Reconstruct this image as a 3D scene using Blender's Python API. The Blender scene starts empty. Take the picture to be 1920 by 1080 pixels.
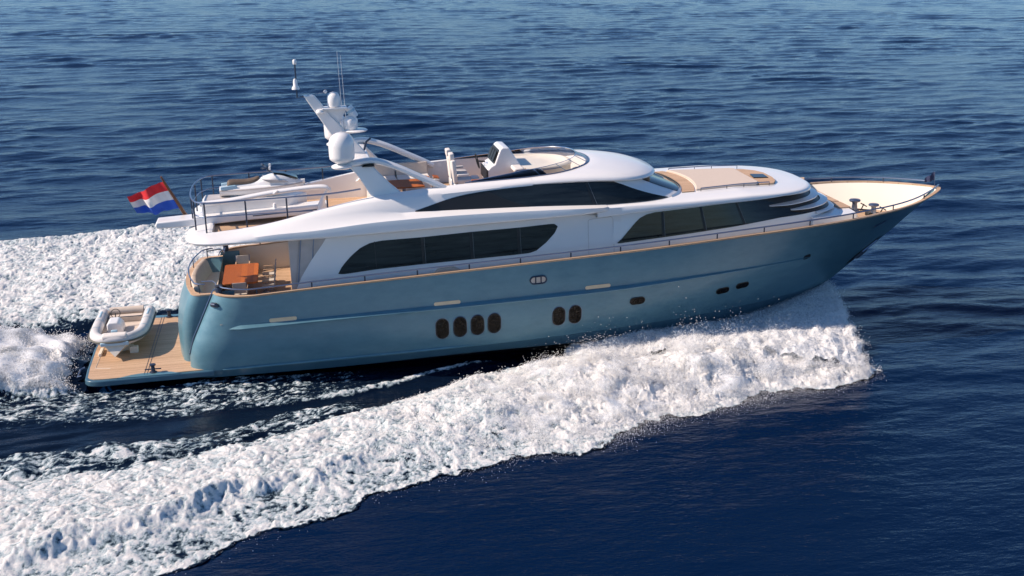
import bpy, bmesh, math, random
import numpy as np
from mathutils import Matrix, Vector
random.seed(7)
rng = np.random.default_rng(7)
SC = bpy.context.scene
COL = SC.collection
rad = math.radians

# ------------------------------------------------------------------ camera, light, exposure
TRIM = rad(1.5)                      # the yacht runs bow-up by this much
ct, st = math.cos(TRIM), math.sin(TRIM)
BOAT = Matrix(((ct, 0, -st, 0), (0, 1, 0, 0), (st, 0, ct, -0.1), (0, 0, 0, 1)))   # yacht frame -> world
def cam_setup():
    a, e, r = 0.181836936, 0.302228248, -0.0225735913
    fwd = Vector((math.sin(a)*math.cos(e), math.cos(a)*math.cos(e), -math.sin(e)))
    right = Vector((math.cos(a), -math.sin(a), 0)); up = right.cross(fwd)
    r2 = math.cos(r)*right + math.sin(r)*up
    u2 = -math.sin(r)*right + math.cos(r)*up
    m = Matrix((( r2[0], u2[0], -fwd[0], 8.07201436), (r2[1], u2[1], -fwd[1], -42.8586387),
                (r2[2], u2[2], -fwd[2], 15.131756), (0, 0, 0, 1)))
    cd = bpy.data.cameras.new('camera'); co = bpy.data.objects.new('camera', cd); COL.objects.link(co)
    co.matrix_world = BOAT @ m
    cd.sensor_width = 36; cd.lens = 36*2172.39685/1920
    cd.clip_start = 0.5; cd.clip_end = 5000
    SC.camera = co
cam_setup()
SUNV = Vector((1.02, -0.06, -0.76)).normalized()       # the way the sunlight travels
sd = bpy.data.lights.new('sun', 'SUN'); sd.energy = 5.0; sd.angle = rad(0.55); sd.color = (1.0, 0.83, 0.69)
so = bpy.data.objects.new('sun', sd); COL.objects.link(so)
so.rotation_euler = SUNV.to_track_quat('-Z', 'Y').to_euler(); so.location = (-60, 20, 60)
w = bpy.data.worlds.new('World'); SC.world = w; w.use_nodes = True
nt = w.node_tree; bg = nt.nodes['Background']
sky = nt.nodes.new('ShaderNodeTexSky'); sky.sky_type = 'NISHITA'; sky.sun_disc = False
sky.sun_elevation = math.asin(-SUNV.z); sky.sun_rotation = math.atan2(-SUNV.x, -SUNV.y)
sky.air_density = 0.75; sky.dust_density = 0.3; sky.ozone_density = 4.5
tint = nt.nodes.new('ShaderNodeMix'); tint.data_type = 'RGBA'; tint.blend_type = 'MULTIPLY'; tint.inputs[0].default_value = 1
nt.links.new(sky.outputs[0], tint.inputs[6]); tint.inputs[7].default_value = (.86, 1.0, 1.07, 1); nt.links.new(tint.outputs[2], bg.inputs[0]); bg.inputs[1].default_value = 0.11
SC.view_settings.view_transform = 'Standard'; SC.view_settings.look = 'None'
SC.view_settings.exposure = 0.36; SC.view_settings.gamma = 1.0; SC.view_settings.use_curve_mapping = False
SC.render.engine = 'CYCLES'
SC.cycles.max_bounces = 8; SC.cycles.transparent_max_bounces = 16

# ------------------------------------------------------------------ materials
class NT:
    def __init__(s, name):
        s.m = bpy.data.materials.new(name); s.m.use_nodes = True; s.t = s.m.node_tree
        s.b = s.t.nodes['Principled BSDF']; s.out = s.t.nodes['Material Output']
        s.tc = s.t.nodes.new('ShaderNodeTexCoord')
    def n(s, typ, **kw):
        x = s.t.nodes.new(typ)
        for k, v in kw.items(): setattr(x, k, v)
        return x
    def l(s, a, b): s.t.links.new(a, b)
    def mapping(s, scale=(1, 1, 1), loc=(0, 0, 0), rot=(0, 0, 0)):
        mp = s.n('ShaderNodeMapping'); mp.inputs['Scale'].default_value = scale
        mp.inputs['Location'].default_value = loc; mp.inputs['Rotation'].default_value = rot
        s.l(s.tc.outputs['Object'], mp.inputs[0]); return mp.outputs[0]
    def noise(s, vec, scale, detail=4, rough=.55):
        x = s.n('ShaderNodeTexNoise'); x.inputs['Scale'].default_value = scale
        x.inputs['Detail'].default_value = detail; x.inputs['Roughness'].default_value = rough
        s.l(vec, x.inputs['Vector']); return x.outputs['Fac']
    def ramp(s, fac, stops):
        x = s.n('ShaderNodeValToRGB'); el = x.color_ramp.elements
        while len(el) < len(stops): el.new(.5)
        for e, (p, c) in zip(el, stops):
            e.position = p; e.color = (*c, 1) if len(c) == 3 else c
        s.l(fac, x.inputs[0]); return x.outputs[0]
    def mr(s, fac, a, b, c, d):
        x = s.n('ShaderNodeMapRange'); s.l(fac, x.inputs[0])
        for i, v in enumerate((a, b, c, d)): x.inputs[i+1].default_value = v
        return x.outputs[0]
    def bump(s, h, strength=.3, dist=.01, prev=None):
        x = s.n('ShaderNodeBump'); x.inputs['Strength'].default_value = strength
        x.inputs['Distance'].default_value = dist; s.l(h, x.inputs['Height'])
        if prev is not None: s.l(prev, x.inputs['Normal'])
        return x.outputs[0]
    def math(s, op, a, b=None):
        x = s.n('ShaderNodeMath', operation=op)
        for i, v in enumerate((a, b)):
            if v is None: continue
            if isinstance(v, (int, float)): x.inputs[i].default_value = v
            else: s.l(v, x.inputs[i])
        return x.outputs[0]
    def setp(s, **kw):
        for k, v in kw.items():
            i = s.b.inputs[k]
            if isinstance(v, (int, float, tuple)): i.default_value = (*v, 1) if isinstance(v, tuple) and len(v) == 3 and k != 'Normal' else v
            else: s.l(v, i)
M = {}
def simple(name, col, rough=.4, metal=0, var=.06, vs=3.0, coat=0, bump=0, bs=60, **kw):
    t = NT(name); f = t.noise(t.mapping(), vs)
    lo = tuple(c*(1-var) for c in col); hi = tuple(min(1, c*(1+var)) for c in col)
    c = t.ramp(f, [(.3, lo), (.7, hi)])
    t.setp(**{'Base Color': c, 'Roughness': rough, 'Metallic': metal})
    if coat: t.setp(**{'Coat Weight': coat, 'Coat Roughness': .05})
    if bump: t.setp(Normal=t.bump(t.noise(t.mapping(), bs, 2), bump, .004))
    for k, v in kw.items(): t.setp(**{k: v})
    M[name] = t.m; return t
simple('white_gelcoat', (.80, .79, .78), .28, var=.015, vs=.8, coat=.3)
simple('cream_gelcoat', (.74, .68, .58), .4, var=.02, vs=1)
simple('hull_bottom', (.012, .016, .025), .5)
simple('hull_boot', (.05, .12, .17), .3)
simple('steel', (.22, .27, .37), .3, metal=.85, var=.05)
simple('dark_steel', (.05, .065, .10), .4, metal=.6)
simple('chrome', (.75, .78, .82), .12, metal=1)
simple('black', (.012, .012, .013), .45)
simple('beige_cushion', (.60, .51, .43), .85, var=.05, vs=6, bump=.3, bs=150)
simple('white_cushion', (.70, .66, .62), .8, var=.04, vs=5, bump=.2, bs=120)
simple('sunpad_fabric', (.56, .47, .40), .9, var=.03, vs=9, bump=.3, bs=180)
simple('grey_panel', (.48, .44, .42), .35, var=.08)
simple('chair_fabric', (.50, .47, .43), .9, var=.05, vs=30)
simple('tube_fabric', (.60, .58, .57), .5, var=.04)
simple('strake', (.10, .10, .08), .6)
simple('brown_seat', (.12, .085, .06), .6, var=.15, vs=8)
simple('pale_blue', (.35, .52, .62), .4)
simple('mullion_grey', (.13, .14, .145), .4)
simple('scupper_gold', (.82, .60, .38), .45, var=.05)
simple('flag_red', (.68, .025, .035), .8, var=.08); simple('flag_white', (.78, .77, .75), .8); simple('flag_blue', (.025, .10, .50), .8, var=.08)
simple('pole_wood', (.16, .06, .02), .35, var=.3, vs=20)
simple('pennant', (.03, .04, .10), .8)
simple('rust_dark', (.05, .035, .03), .6, var=.5, vs=6)
def wood(name, c1, c2, axis=1, plank=.055, seam=(.05, .035, .025), rough=.6, coat=0, grain=10, seamw=.07):
    t = NT(name); sep = t.n('ShaderNodeSeparateXYZ'); t.l(t.tc.outputs['Object'], sep.inputs[0])
    c = sep.outputs[axis]
    fr = t.math('FRACT', t.math('DIVIDE', c, plank)); idx = t.math('FLOOR', t.math('DIVIDE', c, plank))
    wn = t.n('ShaderNodeTexWhiteNoise', noise_dimensions='1D'); t.l(idx, wn.inputs['W'])
    sc = [14, 14, 14]; sc[0 if axis == 1 else 1] = 1.2
    g = t.noise(t.mapping(tuple(sc)), 3, 5, .6)
    mixf = t.math('ADD', t.math('MULTIPLY', g, .65), t.math('MULTIPLY', wn.outputs[0], .35))
    col = t.ramp(mixf, [(.25, c1), (.75, c2)])
    sm = t.math('LESS_THAN', fr, seamw)
    mx = t.n('ShaderNodeMix', data_type='RGBA'); t.l(sm, mx.inputs[0]); t.l(col, mx.inputs[6]); mx.inputs[7].default_value = (*seam, 1)
    t.setp(**{'Base Color': mx.outputs[2], 'Roughness': rough})
    if coat: t.setp(**{'Coat Weight': coat, 'Coat Roughness': .06})
    M[name] = t.m
wood('teak', (.42, .27, .16), (.62, .42, .27), plank=.075, seam=(.25, .17, .11))
wood('teak_cap', (.44, .29, .18), (.60, .42, .28), plank=.4, seam=(.40, .27, .18))
wood('table_wood', (.27, .065, .006), (.50, .135, .013), axis=0, plank=.23, seam=(.25, .06, .008), rough=.62, coat=.0, seamw=.03)
def hull_mat():
    t = NT('hull_paint')
    f = t.noise(t.mapping((1, 1, 2.2)), 1.6, 8, .65)
    c = t.ramp(f, [(.3, (.080, .192, .250)), (.7, (.115, .243, .300))])
    t.setp(**{'Base Color': c, 'Metallic': .12, 'Roughness': t.mr(f, .3, .7, .38, .5), 'Coat Weight': .35, 'Coat Roughness': .10,
        'Coat Normal': t.bump(t.noise(t.mapping((1, 1, 1.6)), 2.2, 6, .65), .55, .04)})
    M['hull_paint'] = t.m
hull_mat()
def glass_mat():
    t = NT('dark_glass')
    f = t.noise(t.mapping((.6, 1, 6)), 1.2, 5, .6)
    t.setp(**{'Base Color': t.ramp(f, [(.35, (.007, .009, .010)), (.8, (.034, .042, .042))]), 'Roughness': .06, 'IOR': 1.5, 'Specular IOR Level': .42, 'Normal': t.bump(t.noise(t.mapping(), .8, 2), .12, .02)})  # paler stretched streaks paint a faint sea reflection into the glass colour
    M['dark_glass'] = t.m
    t = NT('port_glass'); f = t.noise(t.mapping(), 9, 6, .7)
    t.setp(**{'Base Color': t.ramp(f, [(.5, (.004, .003, .003)), (.8, (.035, .022, .012))]), 'Roughness': .2, 'Specular IOR Level': .15})
    M['port_glass'] = t.m
def screen_mat():
  for nm_, tc_ in (('tinted_screen', (.86, .87, .88, 1)), ('dark_screen', (.12, .13, .14, 1))):
    t = NT(nm_); f = t.noise(t.mapping(), 2)
    tr = t.n('ShaderNodeBsdfTransparent'); tr.inputs[0].default_value = tc_
    gl = t.n('ShaderNodeBsdfGlossy'); gl.inputs[0].default_value = (.9, .95, 1, 1); t.l(t.mr(f, 0, 1, .04, .08), gl.inputs['Roughness'])
    fr = t.n('ShaderNodeFresnel'); fr.inputs[0].default_value = 1.18 if nm_ == 'tinted_screen' else 1.4
    mx = t.n('ShaderNodeMixShader'); t.l(fr.outputs[0], mx.inputs[0]); t.l(tr.outputs[0], mx.inputs[1]); t.l(gl.outputs[0], mx.inputs[2])
    t.l(mx.outputs[0], t.out.inputs[0]); M[nm_] = t.m
screen_mat()
glass_mat()

# ------------------------------------------------------------------ mesh helpers (yacht frame coordinates)
BASE = {}                                     # root name -> location of its Empty
FLOAT = []                                    # top-level objects carried by the yacht frame
def tag(o, label=None, cat=None, group=None, kind=None):
    if label: o['label'] = label
    if cat: o['category'] = cat
    if group: o['group'] = group
    if kind: o['kind'] = kind
    return o
def thing(name, loc, label, cat, group=None, aboard=True):
    o = bpy.data.objects.new(name, None); COL.objects.link(o); o.location = loc
    BASE[o.name] = np.array(loc, float); tag(o, label, cat, group)
    if aboard: FLOAT.append(o)
    return o
def root_of(p):
    while p.parent: p = p.parent
    return p
def mk(name, V, F, mat, parent=None, smooth=True, ang=38, bevel=0, seg=2, solid=0, sub=0, base=None, mats=None, fm=None):
    V = np.asarray(V, float).reshape(-1, 3)
    if parent is not None: V = V - BASE.get(root_of(parent).name, np.zeros(3))
    me = bpy.data.meshes.new(name); me.from_pydata(V.tolist(), [], [tuple(int(i) for i in f) for f in F])
    bm = bmesh.new(); bm.from_mesh(me)
    bmesh.ops.remove_doubles(bm, verts=bm.verts, dist=1e-5)
    if fm is None: bmesh.ops.recalc_face_normals(bm, faces=bm.faces)
    for f in bm.faces: f.smooth = smooth
    if smooth:
        for e in bm.edges:
            if len(e.link_faces) == 2 and e.calc_face_angle(0) > rad(ang): e.smooth = False
    bm.to_mesh(me); bm.free()
    for m_ in (mats or [mat]): me.materials.append(M[m_])
    if fm is not None and len(me.polygons) == len(fm):
        me.polygons.foreach_set('material_index', fm)
    o = bpy.data.objects.new(name, me); COL.objects.link(o)
    if parent is not None: o.parent = parent
    if sub: s = o.modifiers.new('s', 'SUBSURF'); s.levels = s.render_levels = sub
    if solid: s = o.modifiers.new('t', 'SOLIDIFY'); s.thickness = solid; s.offset = 0
    if bevel:
        b = o.modifiers.new('b', 'BEVEL'); b.width = bevel; b.segments = seg; b.limit_method = 'ANGLE'; b.angle_limit = rad(35)
        b.harden_normals = False
    return o
def grid(P, cu=False, cv=False, flip=False):
    P = np.asarray(P, float); a, b = P.shape[:2]; F = []
    for i in range(a if cu else a-1):
        for j in range(b if cv else b-1):
            q = (i*b+j, ((i+1) % a)*b+j, ((i+1) % a)*b+(j+1) % b, i*b+(j+1) % b)
            F.append(q[::-1] if flip else q)
    return P.reshape(-1, 3), F
class G:
    """collects shapes into one mesh"""
    def __init__(s): s.V = []; s.F = []; s.n = 0
    def add(s, V, F):
        V = np.asarray(V, float).reshape(-1, 3); s.V.append(V); s.F += [tuple(i+s.n for i in f) for f in F]; s.n += len(V); return s
    def grid(s, P, **k): return s.add(*grid(P, **k))
    def box(s, lo, hi, R=None, c=None):
        x0, y0, z0 = lo; x1, y1, z1 = hi
        V = np.array([(x, y, z) for x in (x0, x1) for y in (y0, y1) for z in (z0, z1)], float)
        if R is not None: c = V.mean(0) if c is None else np.array(c); V = (V-c) @ np.array(R).T + c
        return s.add(V, [(0, 1, 3, 2), (4, 6, 7, 5), (0, 4, 5, 1), (2, 3, 7, 6), (0, 2, 6, 4), (1, 5, 7, 3)])
    def tube(s, pts, r, n=8, closed=False, caps=True):
        P = np.asarray(pts, float); k = len(P)
        r = np.broadcast_to(np.asarray(r, float), (k,)) if np.ndim(r) <= 1 else r
        T = np.gradient(P, axis=0)
        if closed: T = np.roll(P, -1, 0)-np.roll(P, 1, 0)
        T /= np.linalg.norm(T, axis=1)[:, None]+1e-12
        u = np.cross(T[0], (0, 0, 1)); u = u if np.linalg.norm(u) > .1 else np.cross(T[0], (0, 1, 0)); u /= np.linalg.norm(u)
        R = []
        for i in range(k):
            u = u-T[i]*(u@T[i]); u /= np.linalg.norm(u)+1e-12; v = np.cross(T[i], u)
            R.append([P[i]+r[i]*(math.cos(a)*u+math.sin(a)*v) for a in np.linspace(0, 2*math.pi, n, False)])
        b = s.n; s.grid(R, cu=closed, cv=True)
        if caps and not closed: s.F.append(tuple(b+i for i in range(n))[::-1]); s.F.append(tuple(b+(k-1)*n+i for i in range(n)))
        return s
    def lathe(s, prof, c=(0, 0, 0), n=24, R=None):
        P = np.array([[(rr*math.cos(a), rr*math.sin(a), z) for a in np.linspace(0, 2*math.pi, n, False)] for rr, z in prof])
        if R is not None: P = P @ np.array(R).T
        return s.grid(P+np.array(c), cv=True)
    def prism(s, pts, d0, d1, axis=1):
        """polygon pts (2D) in the plane across axis, between d0 and d1 (scalars or arrays per point)"""
        n = len(pts); d0 = np.broadcast_to(d0, (n,)); d1 = np.broadcast_to(d1, (n,)); V = []
        for d in (d0, d1):
            for (a, b), q in zip(pts, d):
                V.append({0: (q, a, b), 1: (a, q, b), 2: (a, b, q)}[axis])
        F = [tuple(range(n))[::-1], tuple(range(n, 2*n))]+[(i, (i+1) % n, n+(i+1) % n, n+i) for i in range(n)]
        return s.add(V, F)
    def mirror(s):
        V = np.vstack(s.V)*[1, -1, 1]; F = [f[::-1] for f in s.F]; return s.add(V, list(F))
    def mk(s, name, mat, parent=None, **k): return mk(name, np.vstack(s.V), s.F, mat, parent, **k)
def spline(pts, n, closed=False):
    """Catmull-Rom through pts, n samples"""
    P = np.asarray(pts, float); k = len(P)
    if closed: Q = np.vstack([P[-1], P, P[0], P[1]]); segs = k
    else: Q = np.vstack([2*P[0]-P[1], P, 2*P[-1]-P[-2]]); segs = k-1
    out = []
    for t in np.linspace(0, segs, n, endpoint=not closed):
        i = min(int(t), segs-1); f = t-i; a, b, c, d = Q[i:i+4]
        out.append(.5*((2*b)+(c-a)*f+(2*a-5*b+4*c-d)*f*f+(3*b-a-3*c+d)*f**3))
    return np.array(out)
def resample(P, n):
    P = np.asarray(P, float); d = np.r_[0, np.cumsum(np.linalg.norm(np.diff(P, axis=0), axis=1))]
    t = np.linspace(0, d[-1], n); return np.stack([np.interp(t, d, P[:, i]) for i in range(P.shape[1])], 1)
def rotm(axis, deg): return np.array(Matrix.Rotation(rad(deg), 3, axis))
def stadium(a, b, n=8, p=None):
    """capsule outline, half length a, half width b (a>=b) around origin"""
    o = []
    for k in range(n+1): t = -math.pi/2+math.pi*k/n; o.append((a-b+b*math.cos(t), b*math.sin(t)))
    for k in range(n+1): t = math.pi/2+math.pi*k/n; o.append((-(a-b)+b*math.cos(t), b*math.sin(t)))
    return o
# ------------------------------------------------------------------ THE YACHT (yacht frame: x forward, y to port, z up)
yacht = thing('yacht', (17, 0, 0), 'long turquoise hulled motor yacht with white upper decks speeding through the sea', 'yacht')
def tab(knots):
    P = spline(knots, 400); return P
def dense(xs, ys): return tab(np.stack([xs, ys], 1))
def fn(P): return lambda x: np.interp(x, P[:, 0], P[:, 1])
LV = {
 'keel': ([3.8, 12, 20, 24, 26, 27.2, 27.8], [0]*7, [-1.1, -1.15, -1.15, -1.1, -.8, -.4, -.15]),
 'C': ([4.9, 9, 14, 18, 22, 25, 27.3, 28.1], [3.26, 3.28, 3.2, 2.95, 2.3, 1.3, .4, 0], [.12, .12, .2, .15, .05, -.03, -.06, -.08]),
 'W': ([4.9, 9, 14, 18, 22, 25, 27.5, 29.2], [3.40, 3.42, 3.36, 3.15, 2.62, 1.8, .85, 0], [.42, .42, .5, .58, .65, .68, .70, .72]),
 'K': ([5.5, 9, 15, 19, 22, 24.4, 26.3, 27.6, 29, 30.2, 31.2, 32.05], [3.48, 3.56, 3.58, 3.52, 3.34, 3.05, 2.66, 2.3, 1.75, 1.17, .62, 0],
       [1.94, 2.05, 2.19, 2.3, 2.44, 2.54, 2.6, 2.64, 2.70, 2.76, 2.82, 2.86]),
 'G': ([6.1, 9, 15, 20, 24, 26.7, 28.6, 30.4, 31.3, 32.05, 32.9, 33.5, 33.85, 34.0], [3.53, 3.6, 3.65, 3.65, 3.56, 3.44, 3.2, 2.8, 2.45, 2.0, 1.3, .72, .3, 0],
       [3.10, 3.27, 3.54, 3.76, 3.98, 4.13, 4.22, 4.34, 4.39, 4.43, 4.46, 4.47, 4.47, 4.47]),
}
XA = lambda z: np.interp(z, [-1.2, .12, .95, 1.4, 1.9, 2.5, 3.15], [3.8, 3.72, 3.78, 3.96, 4.21, 4.5, 4.82])
NQ, NX = 12, 90
def level_row(name):
    x, y, z = LV[name]; x0 = x[0]; xs = x[-1]
    fy, fz = fn(dense(x, y)), fn(dense(x, z)); z0 = z[0]
    pts = []
    if name != 'keel':
        xa = XA(z0)
        for k in range(NQ):
            a = math.pi/2*k/NQ
            pts.append((xa+(x0-xa)*(1-math.cos(a)), -(2.72+(y[0]-2.72)*math.sin(a)), z0))
    else:
        for k in range(NQ): pts.append((3.75+(x0-3.75)*k/NQ, 0, z0))
    t = 1-(1-np.linspace(0, 1, NX))**1.35
    for q in t:
        X = x0+(xs-x0)*q; pts.append((X, -max(0, fy(X)), fz(X)))
    return np.array(pts)
rows = [level_row('keel'), level_row('C'), level_row('W')]
rW, rK, rG = rows[2], level_row('K'), level_row('G')
for f in (.25, .5, .75):
    r = rW*(1-f)+rK*f; bul = np.ones(len(r))*.07; bul *= np.clip((28-r[:, 0])/6, 0, 1)
    if True:
        r[:, 1] -= bul*4*f*(1-f); r[:NQ, 0] = [XA(z)+(x-(rW[i, 0]*(1-f)+rK[i, 0]*f)) + ((rW[i, 0]*(1-f)+rK[i, 0]*f)-XA(z)) for i, (x, z) in enumerate(zip(r[:NQ, 0], r[:NQ, 2]))]
    rows.append(r)
rows.append(rK)
for f in (.25, .5, .75):
    r = rK*(1-f)+rG*f; c = np.clip((r[:, 0]-22)/7, 0, 1)*.16
    r[:, 1] += c*4*f*(1-f)*np.clip(-r[:, 1]/1.2, 0, 1); rows.append(r)
rows.append(rG)
HR = np.array(rows)
# the aft edge follows the swept curve at every level
for r in HR[1:]:
    xa = XA(r[0, 2]); d = xa-r[0, 0]; wgt = np.cos(np.linspace(0, math.pi/2, NQ)); r[:NQ, 0] += d*wgt
def hull_y(x, z):
    """half breadth of the hull at (x, z)"""
    ys, zs = [], []
    for r in HR:
        q = r[NQ-1:]
        if x <= q[-1, 0]: ys.append(np.interp(x, q[:, 0], -q[:, 1])); zs.append(np.interp(x, q[:, 0], q[:, 2]))
    if len(ys) < len(HR):
        e = HR[:, -1]; zz = np.interp(x, e[:, 0], e[:, 2]); ys.insert(0, 0); zs.insert(0, zz)
    o = np.argsort(zs); return float(np.interp(z, np.array(zs)[o], np.array(ys)[o]))
g = G(); g.grid(HR[2:]); g.mirror()
hull = g.mk('hull', 'hull_paint', yacht, ang=60)
g = G(); g.grid(HR[1:3]); g.mirror(); g.mk('boot_stripe', 'hull_boot', hull)
g = G(); g.grid(HR[0:2]); g.mirror(); g.mk('hull_bottom', 'hull_bottom', yacht)
# rubbing strake, lower spray strake
def along(knots, off=.0):
    return [(x, -(hull_y(x, z)+off), z) for x, z in knots]
kz = fn(dense(LV['K'][0], LV['K'][2]))
P = along([(x, kz(x)) for x in np.linspace(5.25, 27.3, 60)], .012)
P = np.array(P); ta = np.interp(P[:, 0], [5.25, 5.6, 19, 24, 27.3], [.1, 1, 1, .40, .12])
for s_ in (1, -1):
    g = G(); g.grid([[(x, (y+dy*t_)*s_, z+dz_*t_) for dy, dz_ in ((.03, .12), (-.07, .085), (-.155, .02), (-.14, -.03), (.03, -.06))] for (x, y, z), t_ in zip(P, ta)]); g.mk('rub_rail', 'hull_paint', hull, ang=60)
P = along([(x, .44+.012*(x-4.5)) for x in np.linspace(3.9+1, 13.9, 30)], .02)
for s_ in (1, -1): G().tube([(x, y*s_, z) for x, y, z in P], np.r_[.03, np.full(26, .045), .03, .02, .006], 8).mk('spray_rail', 'hull_paint', hull)
# gunwale cap
gw = HR[-1]
def capstrip(row, w=.11, up=.022):
    P = []
    n = len(row); T = np.gradient(row, axis=0); N = np.stack([-T[:, 1], T[:, 0]], 1); N /= np.linalg.norm(N, axis=1)[:, None]+1e-9
    for i in range(n):
        o = row[i]; nx, ny = N[i]
        s = 1
        def q(d, z): return (o[0]+nx*d, min(o[1]+ny*d, -.0), o[2]+z)
        P.append([q(-.035, -.01), q(-.035, up), q(w, up), q(w, -.05), q(-.0, -.05)])
    return P
g = G(); g.grid(capstrip(gw), cv=True); g.mirror(); g.mk('gunwale_cap', 'teak_cap', hull, ang=50)
# inner bulwark down to the decks and the decks themselves
def deck_z(x): return float(np.interp(x, [4, 8.2, 9, 18, 26, 28, 34], [2.1, 2.1, 2.25, 2.75, 3.35, 3.45, 3.5]))
B = []
for i in range(0, len(gw)):
    x, y, z = gw[i]
    zd = deck_z(x)
    zd = min(max(zd, float(np.interp(x, HR[:, -1, 0], HR[:, -1, 2]))+.12), z-.05)
    b = []
    for f in (0, .35, .7, 1):
        zz = (z-.03)*(1-f)+zd*f; hy = hull_y(max(x, 4.9), zz) if i >= NQ else -y
        xx = x
        b.append((min(xx, 33.75), -max(0.0, (hy-.13) if i >= NQ else -y-.13*i/NQ), zz))
    B.append(b)
g = G(); g.grid(B); g.mirror(); g.mk('bulwark', 'cream_gelcoat', yacht)
g = G(); dk = []
for x in np.r_[np.linspace(4.95, 8, 5), np.linspace(8.3, 32.2, 60)]:
    z = deck_z(x)-.0; hy = max(.02, hull_y(x, z)-.06); dk.append([(x, -hy, z), (x, -hy*.5, z), (x, 0, z), (x, hy*.5, z), (x, hy, z)])
g.grid(dk); g.mk('deck', 'teak', yacht, smooth=False)

# ---- starboard fittings on the hull side (and their port twins)
def patch(name, cx, cz, out, mat, parent=yacht, off=.015, deep=.08, tilt=0, bevel=0, sides=(1, -1), label=None):
    c, s_ = math.cos(rad(tilt)), math.sin(rad(tilt)); res = []
    pts = [(cx+u*c-v*s_, cz+u*s_+v*c) for u, v in out]
    for sd_ in sides:
        d = np.array([hull_y(x, z) for x, z in pts]); g = G(); g.prism(pts, -(d+off)*sd_, -(d-deep)*sd_)
        o = g.mk(name, mat, parent, ang=30, bevel=bevel); res.append(o)
    return res
def rim(name, cx, cz, out, mat, parent, r=.014, tilt=0, off=.012, sides=(1, -1)):
    c, s_ = math.cos(rad(tilt)), math.sin(rad(tilt))
    for sd_ in sides:
        P = [(cx+u*c-v*s_, -(hull_y(cx+u*c-v*s_, cz+u*s_+v*c)+off)*sd_, cz+u*s_+v*c) for u, v in out]
        G().tube(P, r, 6, closed=True).mk(name, mat, parent)
def vert(out): return [(v, u) for u, v in out]
for cx in (12.71, 13.36, 14.0, 14.62, 17.04, 17.66):
    hh = .385 if cx < 16 else .365
    o = patch('porthole', cx, 1.34+(cx-12.7)*.019, vert(stadium(hh, .225)), 'port_glass', tilt=1, off=.022)
    for k, sd_ in enumerate((1, -1)): rim('porthole_rim', cx, 1.34+(cx-12.7)*.019, vert(stadium(hh, .225)), 'black', o[k], .020, 1, .014, sides=(sd_,)); rim('rim_flange', cx, 1.34+(cx-12.7)*.019, vert(stadium(hh+.03, .255)), 'steel', o[k], .010, 1, .004, sides=(sd_,))
def guess_x(px): return px
for cx, cz, a, b in ((20.07, 1.74, .29, .14), (23.6, 1.70, .27, .12), (24.45, 1.80, .27, .12)):
    o = patch('porthole', cx, cz, stadium(a, b), 'port_glass', tilt=4 if cx > 23 else 2, off=.03)
    for k, sd_ in enumerate((1, -1)): rim('porthole_rim', cx, cz, stadium(a, b), 'black', o[k], .018, 4 if cx > 23 else 2, .014, sides=(sd_,))
for cx, cz in ((7.12, 2.17), (12.92, 2.31), (18.5, 2.475)):
    patch('scupper_slot', cx, cz, stadium(.48, .07), 'scupper_gold', tilt=1.5, off=.02)
for o in patch('fairlead', 16.26, 2.92, stadium(.30, .14), 'beige_cushion', tilt=2, off=.006):
    sd_ = 1 if np.array(o.bound_box)[:, 1].min() < 0 else -1
    rim('fairlead_rim', 16.26, 2.92, stadium(.30, .14), 'dark_steel', o, .028, 2, .02, sides=(sd_,))
    for dx in (-.1, .1):
        y = -(hull_y(16.26+dx, 2.92)+.03)*sd_
        G().tube([(16.26+dx, y, 2.80), (16.26+dx, y, 3.04)], .022, 6).mk('roller', 'dark_steel', o)
patch('hawse_port', 27.16, 2.66, stadium(.17, .10), 'black', tilt=15, off=.006)
for o in patch('bow_fairlead', 30.45, 3.62, stadium(.30, .07), 'steel', tilt=22, off=.02): pass
for sd_ in (1, -1):
    yy = -3.08*sd_ if False else 0
# quarter fairlead on the rounded stern wing
for sd_ in (1, -1):
    g = G(); c = np.array((4.82, -3.17*sd_, 2.74)); R = rotm('Z', -48*sd_)
    g.tube([c+R @ np.array(p) for p in ((-.2, 0, -.03), (-.1, -.03, .03), (.1, -.03, .05), (.2, 0, .0))], [.03, .085, .085, .03], 10)
    g.mk('quarter_fairlead', 'dark_steel', hull)

# ---- swim platform
g = G(); out = []
for x, y in [(4.6, -3.40), (.75, -3.50), (.35, -3.42), (.2, -3.2), (.13, -2.2), (.06, 0)]: out.append((x, y))
out = [tuple(p) for p in resample(out, 40)]
full = out+[(x, -y) for x, y in out[::-1][1:]]
g.prism(full, .22, .43, axis=2); platform = g.mk('swim_platform', 'hull_boot', yacht, bevel=.04, seg=3)
inner = [(max(x, .0)+.09 if x < 1 else x, y*(3.36/3.5)) for x, y in full]
G().prism(inner, .40, .452, axis=2).mk('teak_deck', 'teak', platform, smooth=False)
g = G()
for dx in (0, .1): g.tube([(2.2+dx, -3.3, .455), (2.2+dx, 3.3, .455)], .011, 4)
g.mk('platform_seam', 'dark_steel', platform)
g = G(); g.tube([(.42, y, .456) for y in np.linspace(-2.2, 2.2, 9)], .01, 4); g.tube([(.42, -2.2, .456), (.95, -2.35, .456)], .01, 4); g.mk('seam_line', 'cream_gelcoat', platform)
def cleat(parent, x, y, z, rot=0, s=1, mat='dark_steel', name='cleat'):
    g = G(); g.tube([(-.09, 0, 0), (-.09, 0, .22)], [.06, .05], 10); g.tube([(.09, 0, 0), (.09, 0, .22)], [.06, .05], 10)
    g.tube([(-.26, 0, .2), (-.1, 0, .24), (.1, 0, .24), (.26, 0, .2)], [.02, .04, .04, .02], 8)
    g.V = [np.vstack(g.V)*s @ rotm('Z', rot).T+(x, y, z)]; return g.mk(name, mat, parent)
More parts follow.
